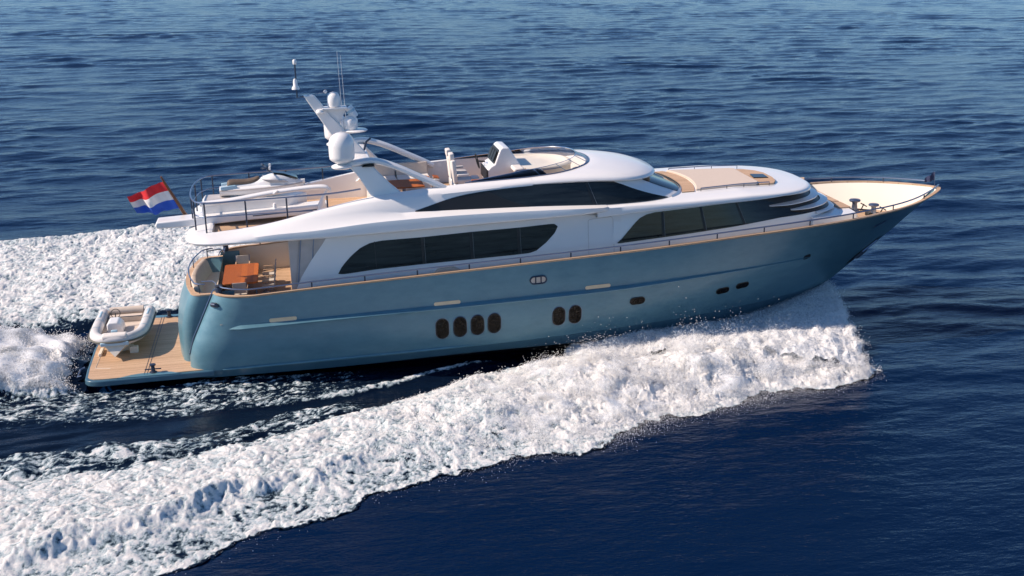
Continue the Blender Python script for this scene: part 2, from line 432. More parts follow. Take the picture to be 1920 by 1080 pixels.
for s_ in (1, -1):
    g = G(); g.lathe([(0, 0), (.13, 0), (.13, .03), (.075, .06), (.065, .24), (.11, .27), (.11, .31), (0, .32)], (2.5, -3.12*s_, .45), 14)
    g.tube([(2.22, -3.12*s_, .58), (2.78, -3.12*s_, .58)], .022, 6); g.mk('mooring_bollard', 'dark_steel', platform)
    g = G(); g.tube([(-.0, -2.7*s_, .40), (-.14, -2.65*s_, .34), (-.14, -1.9*s_, .34), (0, -1.85*s_, .40)], .03, 6); g.mk('grab_handle', 'steel', platform)
    g = G(); g.prism([(1.3, -3.42*s_), (1.75, -3.2*s_), (2.1, -3.12*s_), (2.7, -3.12*s_), (3.1, -3.2*s_), (3.45, -3.42*s_)], .40, .459, axis=2); g.mk('bollard_recess', 'hull_paint', platform)

# ---- transom block with the sofa in it
def transom_ring(z, inset=0):
    xb = float(np.interp(z, [.3, .9, 1.5, 2.13, 2.6, 3.0], [3.22, 3.20, 3.22, 3.32, 3.47, 3.68]))+inset
    hw = float(np.interp(z, [.3, 3.0], [2.38, 2.56]))-inset; x1 = float(np.interp(z, [.3, 2.2, 3.0], [4.6, 4.75, 4.86])); P = []
    for y in np.linspace(-hw+.45, hw-.45, 17): P.append((xb+.07*y*y*.9, y, z))
    e = P[-1][0]
    cor = [(e+.45*(1-math.cos(a)), hw-.45+.45*math.sin(a), z) for a in np.linspace(.25, math.pi/2, 6)]
    side = [(x1, hw, z)]
    a = P+cor+side
    return [(p[0], -p[1], p[2]) for p in (cor+side)[::-1]]+a
zs = [.3, .6, 1.0, 1.5, 2.0, 2.4, 2.75, 2.96]
g = G(); g.grid([transom_ring(z) for z in zs])
rg = transom_ring(2.96); rl = transom_ring(.3)
g.add([rg[0], rg[-1], rl[0], rl[-1]], [(0, 1, 3, 2)])
transom = g.mk('transom', 'hull_paint', yacht, ang=50)
g = G(); a = np.array(transom_ring(3.0, -.03)); b = np.array(transom_ring(3.0, .16)); n = len(a)
g.grid([a+(0, 0, -.05), a+(0, 0, .0), b+(0, 0, .0), b+(0, 0, -.05)], cu=True); g.mk('transom_cap', 'teak_cap', transom)
g = G(); g.grid([transom_ring(3.0, .15), transom_ring(2.45, .15+.4)]); g.mk('sofa_surround', 'hull_paint', transom)
# sofa: curved back and a seat
g = G(); yy = np.linspace(-1.72, 1.95, 22)
bk = []
for y in yy:
    x = 3.83+.063*y*y; bk.append([(x+.05, y, 2.45), (x, y, 2.98), (x+.05, y, 3.07), (x+.16, y, 3.07), (x+.24, y, 2.98), (x+.40, y, 2.45)])
g.grid(bk, cv=True); g.F += [tuple(range(6))[::-1], tuple(range(126, 132))]
sofa = g.mk('cockpit_sofa', 'beige_cushion', yacht, ang=50)
g = G(); g.prism([(4.05, -1.2), (4.0, 0), (4.08, 1.0), (4.3, 1.95), (4.86, 1.98), (4.9, .5), (4.88, -1.75), (4.35, -1.75)], 2.36, 2.52, axis=2); g.mk('seat_cushion', 'beige_cushion', sofa, bevel=.04)
g = G(); g.prism([(4.2, -1.95), (4.2, 2.0), (4.84, 2.0), (4.84, -1.95)], 2.1, 2.37, axis=2); g.mk('sofa_base', 'white_gelcoat', sofa)
# stairs each side between transom and hull wing
for s_ in (1, -1):
    g = G()
    for k in range(6):
        z1 = .45+(k+1)*.275; x0 = 3.85+k*.22
        g.box((x0, min(-2.3*s_, -2.74*s_), .44), (5.1, max(-2.3*s_, -2.74*s_), z1))
    g.mk('stairs', 'teak', yacht, smooth=False)
    W_ = [(x, -2.71*s_, z) for x, z in [(XA(z), z) for z in (.3, .95, 1.4, 1.9, 2.5, 3.12)]]
    W2 = [(5.5, -2.71*s_, p[2]) for p in W_]
    g = G(); g.grid([W_, W2]); g.mk('stair_side', 'hull_paint', yacht)
    g = G(); g.tube([(XA(z)-.03, -2.66*s_, z+.05) for z in (.8, 1.4, 1.9, 2.5, 3.1)]+[(5.0, -2.66*s_, 3.28)], .022, 6); g.mk('stair_handrail', 'steel', yacht)

# ---- guard rails
def rail(name, path, r, posts, zb, rp=.018, mat='steel', parent=yacht, mid=None, pm='dark_steel'):
    o = G().tube(path, r, 8).mk(name, mat, parent)
    for m_ in (mid or []): G().tube(m_, r*.7, 6).mk('mid_rail', mat, o)
    for p in posts:
        q = zb(p); G().tube([q, p], rp, 6).mk('stanchion', pm, o)
    return o
for s_ in (1, -1):
    xs = np.linspace(6.0, 33.75, 90); gz = fn(gw[:, [0, 2]]); gy = fn(np.stack([gw[:, 0], -gw[:, 1]], 1))
    def gpt(x, up=.22): return (x, -(gy(x)-.09)*s_ if gy(x) > .12 else -.03*s_, gz(x)+up)
    q = [(5.0, -2.85*s_, 3.34), (5.15, -3.1*s_, 3.35), (5.5, -3.33*s_, 3.34)]
    path = q+[gpt(x, .22 if x < 30 else .2) for x in xs]
    ps = [gpt(x) for x in [6.3, 8.2]+list(np.arange(10.05, 33.2, 1.86))]
    rail('gunwale_rail', path, .030, ps, lambda p: (p[0], p[1], p[2]-.2), .026)
hw = [(p[0]+.1, p[1]*.96, 3.34) for p in transom_ring(3.0)]
hw = hw[1:-1]
rail('transom_rail', hw, .026, [hw[2], hw[8], hw[13], hw[18], hw[-3]], lambda p: (p[0], p[1], 2.98))
for s_ in (1, -1):
    g = G(); g.tube([(4.35, -2.1*s_, 3.34), (4.75, -2.2*s_, 3.36), (4.86, -2.3*s_, 3.3), (4.9, -2.55*s_, 3.05), (5.0, -2.85*s_, 3.34)], .024, 6); g.mk('gate_rail', 'steel', yacht)
    g = G(); g.lathe([(0, 0), (.12, 0), (.10, .2), (.14, .24), (0, .26)], (4.98, -2.82*s_, 3.12), 10); g.mk('mooring_post', 'dark_steel', yacht)

# ---- main deckhouse
def wall_y(z): return 2.95-(z-2.9)*.085
aft = [(7.45, 2.1), (7.60, 2.93), (7.86, 3.46), (8.23, 4.02), (8.69, 4.61), (8.95, 5.0)]
aftf = lambda z: float(np.interp(z, [p[1] for p in aft], [p[0] for p in aft]))
zs = [2.1, 2.6, 2.93, 3.2, 3.46, 3.75, 4.02, 4.3, 4.61, 5.0]
g = G(); P = [[(aftf(z)+(19.6-aftf(z))*t, -wall_y(z), z) for t in np.linspace(0, 1, 12)] for z in zs]; g.grid(P)
I = [[(aftf(z)+.0, -wall_y(z)*1, z), (aftf(z)+.03, -wall_y(z)+.14, z), (10, -wall_y(z)+.14, z)] for z in zs]; g.grid(I)
g.mirror(); house = g.mk('deckhouse', 'white_gelcoat', yacht)
g = G(); g.grid([[(7.5, y, 2.1), (7.9, y, 4.95)] for y in (-2.82, -.2, -.2, 2.82)]); bulk = g.mk('aft_bulkhead', 'grey_panel', yacht)
for y0, y1 in ((-2.6, -1.35), (-1.3, -.05), (0, 1.25), (1.3, 2.6)):
    f = lambda y, z: (7.5+(z-2.1)*.14-.02, y, z)
    G().add([f(y0+.08, 2.25), f(y1-.08, 2.25), f(y1-.08, 4.5), f(y0+.08, 4.5)], [(0, 1, 2, 3)]).mk('door_pane', 'grey_panel', bulk)
    G().tube([f(y0, 2.12), f(y0, 4.9)], .03, 6).mk('door_frame', 'steel', bulk)
G().box((7.60, -2.75, 4.45), (7.75, -1.0, 4.85)).mk('fascia_panel', 'rust_dark', bulk)
for s_ in (1, -1):
    g = G(); g.grid([[(x, -2.79*s_, z) for z in (2.1, 3.0, 4.0, 4.95)] for x in (7.5, 8.0, 8.6, 9.2)]); sr = g.mk('bulkhead_return', 'grey_panel', bulk)
    for x in (7.95, 8.4): G().tube([(x-.35, -2.80*s_, 2.1), (x, -2.80*s_, 4.9)], .02, 5).mk('panel_trim', 'steel', bulk)
def strip(lo, hi, yf, off, n=60, m=5, dark='dark_glass', th=.0):
    """glass between the curves lo(x), hi(x) [lists of (x, z)] on surface y=yf(x, z)"""
    lo, hi = np.array(lo, float), np.array(hi, float); xs = np.linspace(lo[0, 0], lo[-1, 0], n); P = []
    for x in xs:
        a, b = np.interp(x, lo[:, 0], lo[:, 1]), np.interp(x, hi[:, 0], hi[:, 1]); P.append([(x, -(yf(x, z)+off), z) for z in np.linspace(a, b, m)])
    return P
def rdc(P, n=80): return spline(P, n).tolist()
def window_pair(name, lo, hi, yf, mat, parent, off=.006, n=70, sides=(1, -1)):
    out = []
    for s_ in sides:
        P = np.array(strip(lo, hi, yf, off, n)); P[..., 1] *= s_
        g = G(); g.grid(P)
        # rim returns to the wall so that the pane has a thickness
        edge = np.concatenate([P[:, 0], P[-1], P[::-1, -1], P[0, ::-1]]); e2 = edge.copy(); e2[:, 1] -= np.sign(e2[:, 1])*(off+.01)*1; g.grid([edge, e2])
        out.append(g.mk(name, mat, parent, ang=25))
    return out
wy = lambda x, z: wall_y(z)
lo = [(9.16, 3.49), (9.22, 3.475), (9.4, 3.47), (10.5, 3.555), (12.2, 3.623), (14, 3.672), (15.6, 3.72), (16.1, 3.745), (16.35, 3.81), (16.75, 4.1), (17.1, 4.46), (17.17, 4.58), (17.18, 4.64)]
hi = [(9.16, 3.50), (9.22, 3.63), (9.4, 3.85), (9.68, 4.13), (10.0, 4.37), (10.35, 4.52), (10.75, 4.575), (12.26, 4.60), (14, 4.667), (15.86, 4.71), (16.9, 4.76), (17.1, 4.75), (17.18, 4.66)]
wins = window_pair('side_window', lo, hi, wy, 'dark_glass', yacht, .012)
def divider(x0, x1, z0, z1, yf, w_, mat, parent, off=.018, name='mullion', sides=(1, -1)):
    for s_ in sides:
        g = G(); P = [[((x0+dx)+(x1-x0)*t, -(yf(x0, z0+(z1-z0)*t)+off)*s_, z0+(z1-z0)*t) for t in np.linspace(0, 1, 4)] for dx in (-w_, w_)]
        g.grid(P); g.mk(name, mat, parent)
for k in range(2):
    sd_ = ((1,), (-1,))[k]
    for x, z0, z1 in ((12.22, 3.64, 4.59), (13.98, 3.69, 4.655), (15.72, 3.74, 4.69)):
        divider(x, x-.02, z0, z1, wy, .045, 'black', wins[k], .014, sides=sd_)
        divider(x+.075, x+.055, z0, z1, wy, .008, 'mullion_grey', wins[k], .016, 'mullion_edge', sides=sd_)
    divider(10.52, 10.50, 3.56, 4.56, wy, .012, 'black', wins[k], .016, sides=sd_)
for s_ in (1, -1):   # side door seams
    g = G(); g.tube([(x, -(wall_y(z)+.002)*s_, z) for x, z in ((18.33, 3.4), (18.33, 4.78), (18.40, 4.83), (19.2, 4.88), (19.27, 4.8), (19.3, 3.5))], .007, 4); g.mk('door_seam', 'grey_panel', house)
for s_ in (1, -1):   # half round glazed vent low in the wall
    g = G(); o = [(13.05+.62*math.cos(a), 3.02+.48*math.sin(a)) for a in np.linspace(0, math.pi, 14)]; g.prism(o, [-(wall_y(z)+.25)*s_ for x, z in o], [-(wall_y(z))*s_ for x, z in o])
    v = g.mk('wall_vent', 'beige_cushion', house); 
    for a, b in ((-.42, -.03), (.03, .42)):
        G().prism([(13.05+a, 3.05), (13.05+b, 3.05), (13.05+b*.8, 3.33), (13.05+a*.8, 3.33)], -(wall_y(3.1)+.27)*s_, -(wall_y(3.1)+.2)*s_).mk('vent_grille', 'table_wood', house)

# ---- forward deckhouse (trunk) with wrap-around windscreen
Tb = [(19.3, 2.90), (20.5, 2.885), (22, 2.86), (23, 2.80), (24, 2.73), (25, 2.63), (25.8, 2.53), (26.5, 2.4), (27.3, 2.13), (28, 1.72), (28.5, 1.2), (28.8, .62), (28.9, 0)]
Tt = [(19.3, 2.78), (20.5, 2.77), (21.9, 2.74), (22.8, 2.69), (23.7, 2.62), (24.6, 2.5), (25.3, 2.36), (25.9, 2.18), (26.5, 1.9), (27.0, 1.5), (27.3, 1.02), (27.47, .5), (27.5, 0)]
Tb, Tt = spline(Tb, 120), spline(Tt, 120)
Zb = np.interp(Tb[:, 0], [19.3, 22.4, 24, 26, 27.5, 28.9], [3.87, 4.06, 4.16, 4.33, 4.34, 4.30]); Zt = np.interp(Tt[:, 0], [19.3, 22, 25, 27.5], [4.86, 4.98, 5.10, 5.12])
Sb = np.column_stack([Tb[:, 0], -Tb[:, 1], Zb]); St_ = np.column_stack([Tt[:, 0], -Tt[:, 1], Zt])
full = lambda A: np.vstack([A, (A*[1, -1, 1])[::-1][1:]])
Sb, St_ = full(Sb), full(St_); NS = len(Sb)
base = Sb.copy(); base[:, :2] = base[:, :2]*[1, 1.015]; base[:, 0] += np.clip((Sb[:, 0]-26)*.12, 0, .4); base[:, 2] = [deck_z(x)-.02 for x in base[:, 0]]
def trunk(i, v, off=0):
    """point on the raked window surface; i index along, v 0 bottom..1 top, off outward"""
    i0 = int(min(i, NS-1)); i1 = min(i0+1, NS-1); f = i-i0
    p = (Sb[i0]*(1-f)+Sb[i1]*f)*(1-v)+(St_[i0]*(1-f)+St_[i1]*f)*v
    j0, j1 = max(0, i0-2), min(NS-1, i0+2); t = (Sb[j1]-Sb[j0])*(1-v)+(St_[j1]-St_[j0])*v; n = np.array([t[1], -t[0], 0.]); n /= np.linalg.norm(n)+1e-9
    n = -n if n @ (p-(24, 0, p[2])) < 0 and i0 > 8 and i0 < NS-8 else n
    if (i0 <= 8 or i0 >= NS-8): n = np.array([0, np.sign(p[1]), 0.])
    return p+n*off
g = G(); g.grid([base, Sb+(0, 0, -.01), (Sb*.985+St_*.015)]); g.grid([Sb*.995+(0, 0, 0), St_, St_*[1, .985, 1]+(0, 0, .15)]); forehouse = g.mk('forward_deckhouse', 'white_gelcoat', yacht)
def idx(x, A, half=0):
    h = A[:len(A)//2+1]; i = float(np.interp(x, h[:, 0], np.arange(len(h)))); return i
def trunk_panel(name, lo, hi, mat, parent, off, n=60, m=4, mirror=True, i_end=None):
    """lo/hi: (x_bottom, v) knots by x of the bottom curve"""
    xs = np.linspace(lo[0][0], lo[-1][0], n); lo, hi = np.array(lo), np.array(hi); res = []
    for s_ in ((0, 1) if mirror else (0,)):
        P = []
        for x in xs:
            i = idx(x, Sb); i = i if s_ == 0 else NS-1-i; a, b = np.interp(x, lo[:, 0], lo[:, 1]), np.interp(x, hi[:, 0], hi[:, 1])
            P.append([trunk(i, v, off) for v in np.linspace(a, b, m)])
        res.append(G().grid(P).mk(name, mat, parent, ang=30))
    return res
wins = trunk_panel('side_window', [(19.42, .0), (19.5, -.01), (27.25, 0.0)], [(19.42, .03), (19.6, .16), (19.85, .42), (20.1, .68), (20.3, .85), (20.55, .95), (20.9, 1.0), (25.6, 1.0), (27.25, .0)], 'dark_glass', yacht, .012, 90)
for k, wn_ in enumerate(wins):
    for x in (21.2, 22.85, 24.45):
        for w_, dx, mt, of, nm in ((.045, 0, 'black', .018, 'mullion'), (.010, .06, 'mullion_grey', .021, 'mullion_edge')):
            P = []
            for d in (-w_, w_):
                i = idx(x+d+dx, Sb); i = i if k == 0 else NS-1-i; P.append([trunk(i, v, of) for v in np.linspace(0.01, .99, 5)])
            G().grid(P).mk(nm, mt, wn_)
# black surround from the side window round the nose
P = []
ia = idx(25.62, Sb)
for i in np.linspace(ia, NS-1-ia, 110):
    x = np.interp(i if i < NS/2 else NS-1-i, np.arange(NS//2+1), Sb[:NS//2+1, 0]); v0 = float(np.interp(x, [25.6, 27.25], [1, 0.0])); P.append([trunk(i, v, .010) for v in np.linspace(v0, 1, 6)])
G().grid(P).mk('windscreen_surround', 'black', forehouse)
for v, xs_ in ((.60, 25.8), (.28, 26.6), ):
    ia = idx(xs_, Sb); Q = []
    ii = np.linspace(ia, NS-1-ia, 90)
    for k, i in enumerate(ii):
        tp = min(1, min(k, 89-k)/9); o_ = .05+.24*tp**.6; hgt = .028+.022*tp
        p0 = trunk(i, v, .0); p1 = trunk(i, v, o_)
        Q.append([p0+(0, 0, hgt), p1+(0, 0, hgt*.35), p1+(0, 0, -hgt*.3), p0+(0, 0, -hgt)])
    G().grid(Q, cv=True).mk('louvre_fin', 'white_gelcoat', forehouse, ang=50)
ia = idx(27.6, Sb); Q = []
for k, i in enumerate(np.linspace(ia, NS-1-ia, 80)):
    tp = min(1, min(k, 79-k)/10); Q.append([trunk(i, .0, .0)+(0, 0, -.005), trunk(i, -.02, .02+.08*tp), trunk(i, -.08, .02+.10*tp), trunk(i, -.15, -.03)])
G().grid(Q).mk('windscreen_sill', 'white_gelcoat', forehouse)
# forward locker / seat in front of the windscreen
g = G(); pl = [(27.4, -2.32), (28.6, -2.16), (29.35, -2.02), (29.42, -1.5), (29.55, 1.5), (29.35, 2.05), (28.6, 2.2), (27.4, 2.32)]
g.prism(pl, 3.3, 4.17, axis=2); lock = g.mk('foredeck_locker', 'white_gelcoat', yacht, bevel=.03)
for y0, y1 in ((-1.2, -.25), (-.15, .8), (.9, 1.9)):
    G().box((29.0, y0, 4.16), (29.5, y1, 4.22)).mk('locker_lid', 'teak_cap', lock, bevel=.01)
G().box((29.40, -1.9, 3.62), (29.47, -1.35, 4.02)).mk('locker_door', 'cream_gelcoat', lock, bevel=.01)
g = G(); g.prism([(27.0, 3.45), (28.9, 3.24), (29.4, 3.12), (29.2, 2.5), (28.3, 2.3), (27.2, 2.6)], 3.4, 4.5, axis=2); sb = g.mk('side_locker', 'white_gelcoat', yacht, bevel=.03)
g = G(); g.prism([(26.6, 3.42), (28.9, 3.22), (29.45, 3.1), (29.2, 2.55), (28.3, 2.35), (27.0, 2.7)], 4.49, 4.54, axis=2); g.mk('locker_lid', 'teak_cap', sb)
# trunk roof
Ro = [(18.6, 3.13), (19.3, 3.12), (21, 3.12), (22.5, 3.08), (24, 3.02), (25.2, 2.92), (26.1, 2.72), (26.8, 2.42), (27.3, 2.0), (27.65, 1.4), (27.8, .7), (27.83, 0)]
Ro = spline(Ro, 70); Ro = full(np.column_stack([Ro[:, 0], -Ro[:, 1], np.zeros(70)]))
zt = np.interp(Ro[:, 0], [18.6, 19.2, 22, 24.6, 27.8], [5.33, 5.33, 5.33, 5.38, 5.31]); zb = np.interp(Ro[:, 0], [18.6, 19, 21.2, 24.4, 26, 27.8], [4.93, 4.95, 5.08, 5.14, 5.19, 5.12])
def ring(sc, z, cx=24): P = Ro.copy(); P[:, 0] = np.where(P[:, 0] > cx, cx+(P[:, 0]-cx)*sc, P[:, 0]); P[:, 1] *= sc; P[:, 2] = z; return P
R_ = [ring(.86, zb+.02), ring(.965, zb), ring(.995, zb+.03), ring(1.0, zb+.07), ring(.995, zt-.05), ring(.975, zt-.005), ring(.95, zt+.015), ring(.8, zt+.05), ring(.4, zt+.09), ring(.0, zt+.10)]
R_[-1][:, 1] = 0
roof = G().grid(R_).mk('forward_roof', 'white_gelcoat', yacht, ang=50)
rz = lambda x, y: float(np.interp(x, [18.6, 19.2, 22, 24.6, 27.8], [5.33, 5.33, 5.33, 5.38, 5.31]))+float(np.interp(abs(y), [0, 1.2, 2.4, 2.85], [.10, .09, .05, .015]))
def onroof(pts, h0, h1, name, mat, parent, bevel=0, n=1):
    g = G(); k = len(pts); V = [(x, y, rz(x, y)+h0) for x, y in pts]+[(x, y, rz(x, y)+h1) for x, y in pts]
    g.add(V, [tuple(range(k))[::-1], tuple(range(k, 2*k))]+[(i, (i+1) % k, k+(i+1) % k, k+i) for i in range(k)]); return g.mk(name, mat, parent, bevel=bevel)
arc = lambda x0, hw, sag, n=12, s=1: [(x0-sag*(y/hw)**2, y*s) for y in np.linspace(-hw, hw, n)]
onroof(arc(23.05, 1.95, .35)+arc(22.55, 1.95, .35)[::-1], -.05, .035, 'teak_strip', 'teak', roof)
a = [(25.45, -1.55), (26.05, -1.5), (26.3, -1.1), (26.42, -.5), (26.42, .4), (26.25, .9), (25.9, 1.25), (25.5, 1.35)]
onroof(a, -.05, .03, 'teak_strip', 'teak', roof)
pad = onroof(arc(23.12, 1.82, .32)+[(25.3, 1.35), (25.5, 1.2), (25.45, 0), (25.48, -1.4), (25.3, -1.6)], -.03, .09, 'sun_pad', 'sunpad_fabric', yacht, bevel=.03)
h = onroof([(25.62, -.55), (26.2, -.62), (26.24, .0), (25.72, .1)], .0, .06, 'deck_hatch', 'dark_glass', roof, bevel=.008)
for s_ in (1, -1):
    pts = [(x, -float(np.interp(x, [22.9, 25.8], [1.95, 1.68]))*s_) for x in np.linspace(22.95, 25.8, 9)]
    rail('pad_rail', [(x, y, rz(x, y)+.12) for x, y in pts], .022, [(x, y, rz(x, y)+.12) for x, y in (pts[0], pts[3], pts[5], pts[8])], lambda p: (p[0], p[1], p[2]-.14), .014)
# ---- upper deck moulding: overhang, coaming and flybridge side, one shell swept round the stern
KX = [4.4, 5.5, 7, 8.5, 10.4, 12, 13.8, 16.3, 18.6, 19.0]
def kf(v): 
    P = spline(list(zip(KX, v)), 300); return lambda x: float(np.interp(x, P[:, 0], P[:, 1]))
zB = lambda x: float(np.interp(x, [4.4, 9.5, 14.2, 19.1], [4.90, 4.91, 5.02, 5.14]))
flare = lambda x: float(np.interp(x, [16.5, 18.2, 19.0], [0, .04, .22]))
ROWS = [
 (lambda x: 2.2, lambda x: zB(x)+.02), (lambda x: .24+flare(x), lambda x: zB(x)+.0), (lambda x: .08+flare(x), lambda x: zB(x)+.005),
 (lambda x: .01+flare(x), lambda x: zB(x)+.06), (lambda x: 0+flare(x), lambda x: zB(x)+.10),
 (kf([.05, .05, .05, .05, .06, .06, .06, .06, .1, .26]), kf([5.04, 5.05, 5.17, 5.22, 5.36, 5.41, 5.43, 5.41, 5.345, 5.33])),
 (kf([.34, .34, .36, .36, .38, .46, .46, .46, .46, .46]), kf([5.14, 5.16, 5.31, 5.38, 5.53, 5.565, 5.535, 5.475, 5.38, 5.36])),
 (kf([.56, .56, .54, .51, .46, .47, .62, .64, .66, .68]), kf([5.17, 5.20, 5.38, 5.56, 5.69, 5.60, 6.03, 6.21, 6.22, 6.2])),
 (kf([.70, .70, .70, .66, .60, .56, .60, .64, .64, .64]), kf([5.19, 5.20, 5.41, 5.70, 5.93, 6.06, 6.15, 6.26, 6.29, 6.3])),
 (kf([.74, .74, .74, .71, .66, .62, .65, .66, .68, .68]), kf([5.20, 5.22, 5.42, 5.72, 5.99, 6.12, 6.20, 6.31, 6.35, 6.35])),
 (kf([.77, .77, .77, .76, .75, .72, .73, .73, .76, .76]), kf([5.205, 5.24, 5.43, 5.73, 6.045, 6.18, 6.27, 6.37, 6.42, 6.42])),
 (kf([.80, .80, .80, .82, .86, .90, .92, .95, 1.0, 1.0]), kf([5.21, 5.25, 5.43, 5.74, 6.08, 6.23, 6.34, 6.42, 6.5, 6.5])),
 (kf([.84, .84, .84, .88, .93, .98, 1.0, 1.05, 1.1, 1.1]), kf([5.21, 5.25, 5.43, 5.74, 6.09, 6.24, 6.35, 6.43, 6.5, 6.5])),
 (kf([.92, .92, .92, .96, 1.03, 1.06, 1.08, 1.15, 1.2, 1.2]), kf([5.19, 5.23, 5.41, 5.72, 6.07, 6.22, 6.33, 6.41, 6.5, 6.5])),
 (kf([.94, .94, .94, .98, 1.06, 1.1, 1.12, 1.2, 1.2, 1.2]), lambda x: 5.04),
]
YO, XO, RC = 3.36, 4.0, 1.05
def ringpt(st_, k):
    kind, t = st_
    x = t if kind == 's' else 4.4
    d, z = ROWS[k][0](x), ROWS[k][1](x); r = max(RC-d, .06); cy = YO-RC
    if kind == 's': return (t, -(YO-d), z)
    if kind == 'c':
        a = t; cx = XO+max(RC, d+.06); cyy = YO-max(RC, d+.06)
        return (cx-r*math.sin(a), -(cyy+r*math.cos(a)), z)
    cyy = YO-max(RC, d+.06)
    return (XO+d, -cyy*t, z)
xs_s = list(np.linspace(16.3, 5.3, 46))
stn = [('s', x) for x in xs_s]+[('c', a) for a in np.linspace(0, math.pi/2, 12)]+[('a', t) for t in np.linspace(.85, 0, 6)]
P = [[ringpt(s_, k) for k in range(len(ROWS))] for s_ in stn]
g = G(); g.grid(P)
Pf = [[ringpt(('s', x), k) for k in range(7)] for x in [19.0, 18.8, 18.5, 18, 17.5, 17, 16.6, 16.3]]
Pf[0] = [(19.0, p[1], p[2]) for p in Pf[0]]; g.grid(Pf)
g.mirror(); upper = g.mk('upper_deck', 'white_gelcoat', yacht, ang=42)
G().add([(4.2, -3.0, 4.925), (19, -3.0, 5.10), (19, 3.0, 5.10), (4.2, 3.0, 4.925)], [(0, 1, 2, 3)]).mk('deckhead', 'white_gelcoat', upper)
g = G(); a = [ringpt(s_, 13) for s_ in stn if not (s_[0] == 's' and s_[1] > 11)]; a = [(p[0], p[1], 5.06) for p in a]
g.prism([(p[0], p[1]) for p in a]+[(p[0], -p[1]) for p in a[::-1][1:]], 5.0, 5.065, axis=2); g.mk('teak_deck', 'teak', upper, smooth=False)
# pilothouse (raked windscreen and side windows)
def fcurve(K): return spline(K, 160)
Pb = fcurve([(12, 2.9, 5.565), (13.8, 2.9, 5.535), (16.3, 2.9, 5.475), (18.6, 2.9, 5.38), (19.6, 2.88, 5.36), (20.6, 2.79, 5.37), (21.4, 2.52, 5.385), (21.95, 2.05, 5.41), (22.3, 1.4, 5.43), (22.45, .7, 5.44), (22.48, 0, 5.44)])
Pt = fcurve([(12, 2.89, 5.60), (13.8, 2.74, 6.03), (16.3, 2.72, 6.21), (18.3, 2.66, 6.23), (19.1, 2.58, 6.22), (19.7, 2.42, 6.20), (20.15, 2.15, 6.18), (20.45, 1.75, 6.17), (20.65, 1.2, 6.16), (20.72, .6, 6.16), (20.74, 0, 6.16)])
def half2full(A): A = A*[1, -1, 1]; return np.vstack([A, (A*[1, -1, 1])[::-1][1:]])
Pb, Pt = half2full(Pb), half2full(Pt); NP = len(Pb)
def pil(i, v, off=0):
    i0 = int(min(i, NP-1)); i1 = min(i0+1, NP-1); f = i-i0
    p = (Pb[i0]*(1-f)+Pb[i1]*f)*(1-v)+(Pt[i0]*(1-f)+Pt[i1]*f)*v
    j0, j1 = max(0, i0-2), min(NP-1, i0+2); t = (Pb[j1]-Pb[j0])*(1-v)+(Pt[j1]-Pt[j0])*v; n = np.array([t[1], -t[0], .3*np.linalg.norm(t[:2])]); n /= np.linalg.norm(n)+1e-9
    if n[:2] @ (p[:2]-(15, 0)) < 0: n[:2] *= -1
    return p+n*off
k0 = idx(16.0, Pb)
g = G(); g.grid([[pil(i, v) for v in np.linspace(0, 1, 5)] for i in np.linspace(k0, NP-1-k0, 150)]); pilot = g.mk('pilothouse', 'white_gelcoat', yacht, ang=50)
g = G(); g.grid([[pil(i, 0, o)+(0, 0, h) for o, h in ((0.02, .06), (.05, .03), (.12, -.14))] for i in np.linspace(idx(21.6, Pb), NP-1-idx(21.6, Pb), 80)]); g.mk('windscreen_coaming', 'white_gelcoat', pilot)
def pil_panel(name, lo, hi, mat, parent, off, n=100, m=5, sides=(0, 1)):
    lo, hi = np.array(lo), np.array(hi); res = []
    for s_ in sides:
        P = []
        for x in np.linspace(lo[0, 0], lo[-1, 0], n):
            i = idx(x, Pb); i = i if s_ == 0 else NP-1-i; a, b = np.interp(x, lo[:, 0], lo[:, 1]), np.interp(x, hi[:, 0], hi[:, 1])
            P.append([pil(i, v, off) for v in np.linspace(a, b, m)])
        res.append(G().grid(P).mk(name, mat, parent, ang=30))
    return res
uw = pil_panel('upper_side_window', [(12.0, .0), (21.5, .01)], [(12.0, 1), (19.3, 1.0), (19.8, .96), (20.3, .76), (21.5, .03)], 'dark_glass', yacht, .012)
for k, o in enumerate(uw):
    for w_, x, mt, nm, of in ((.045, 18.55, 'black', 'mullion', .018), (.010, 18.65, 'mullion_grey', 'mullion_edge', .02)):
        P = []
        for d in (-w_, w_):
            i = idx(x+d, Pb); i = i if k == 0 else NP-1-i; P.append([pil(i, v, of) for v in np.linspace(.01, .99, 4)])
        G().grid(P).mk(nm, mt, o)
# black fin forward of the sweep (the opaque after part of the window)
P = []
for x in np.linspace(12.0, 16.1, 40):
    i = idx(x, Pb); b = float(np.interp(x, [12, 14.6, 15.1, 15.6, 16.1], [1, 1, .55, .25, .02])); P.append([pil(i, v, .016) for v in np.linspace(.0, b, 4)])
G().grid(P).mk('blackout', 'black', uw[0])
P = []
ia = idx(21.72, Pb)
for i in np.linspace(ia, NP-1-ia, 90):
    xm = np.interp(min(i, NP-1-i), np.arange(NP//2+1), Pb[:NP//2+1, 0]); v1 = float(np.interp(xm, [21.72, 21.9, 22.05], [1, 1, 1])); v0 = float(np.interp(xm, [21.72, 22.1], [.9, .04])); P.append([pil(i, v, .012) for v in np.linspace(v0, v1, 6)])
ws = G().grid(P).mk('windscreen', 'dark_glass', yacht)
G().tube([pil(i, .0, .03) for i in np.linspace(idx(22.02, Pb), NP-1-idx(22.02, Pb), 60)], .03, 6).mk('wiper_seal', 'black', ws)
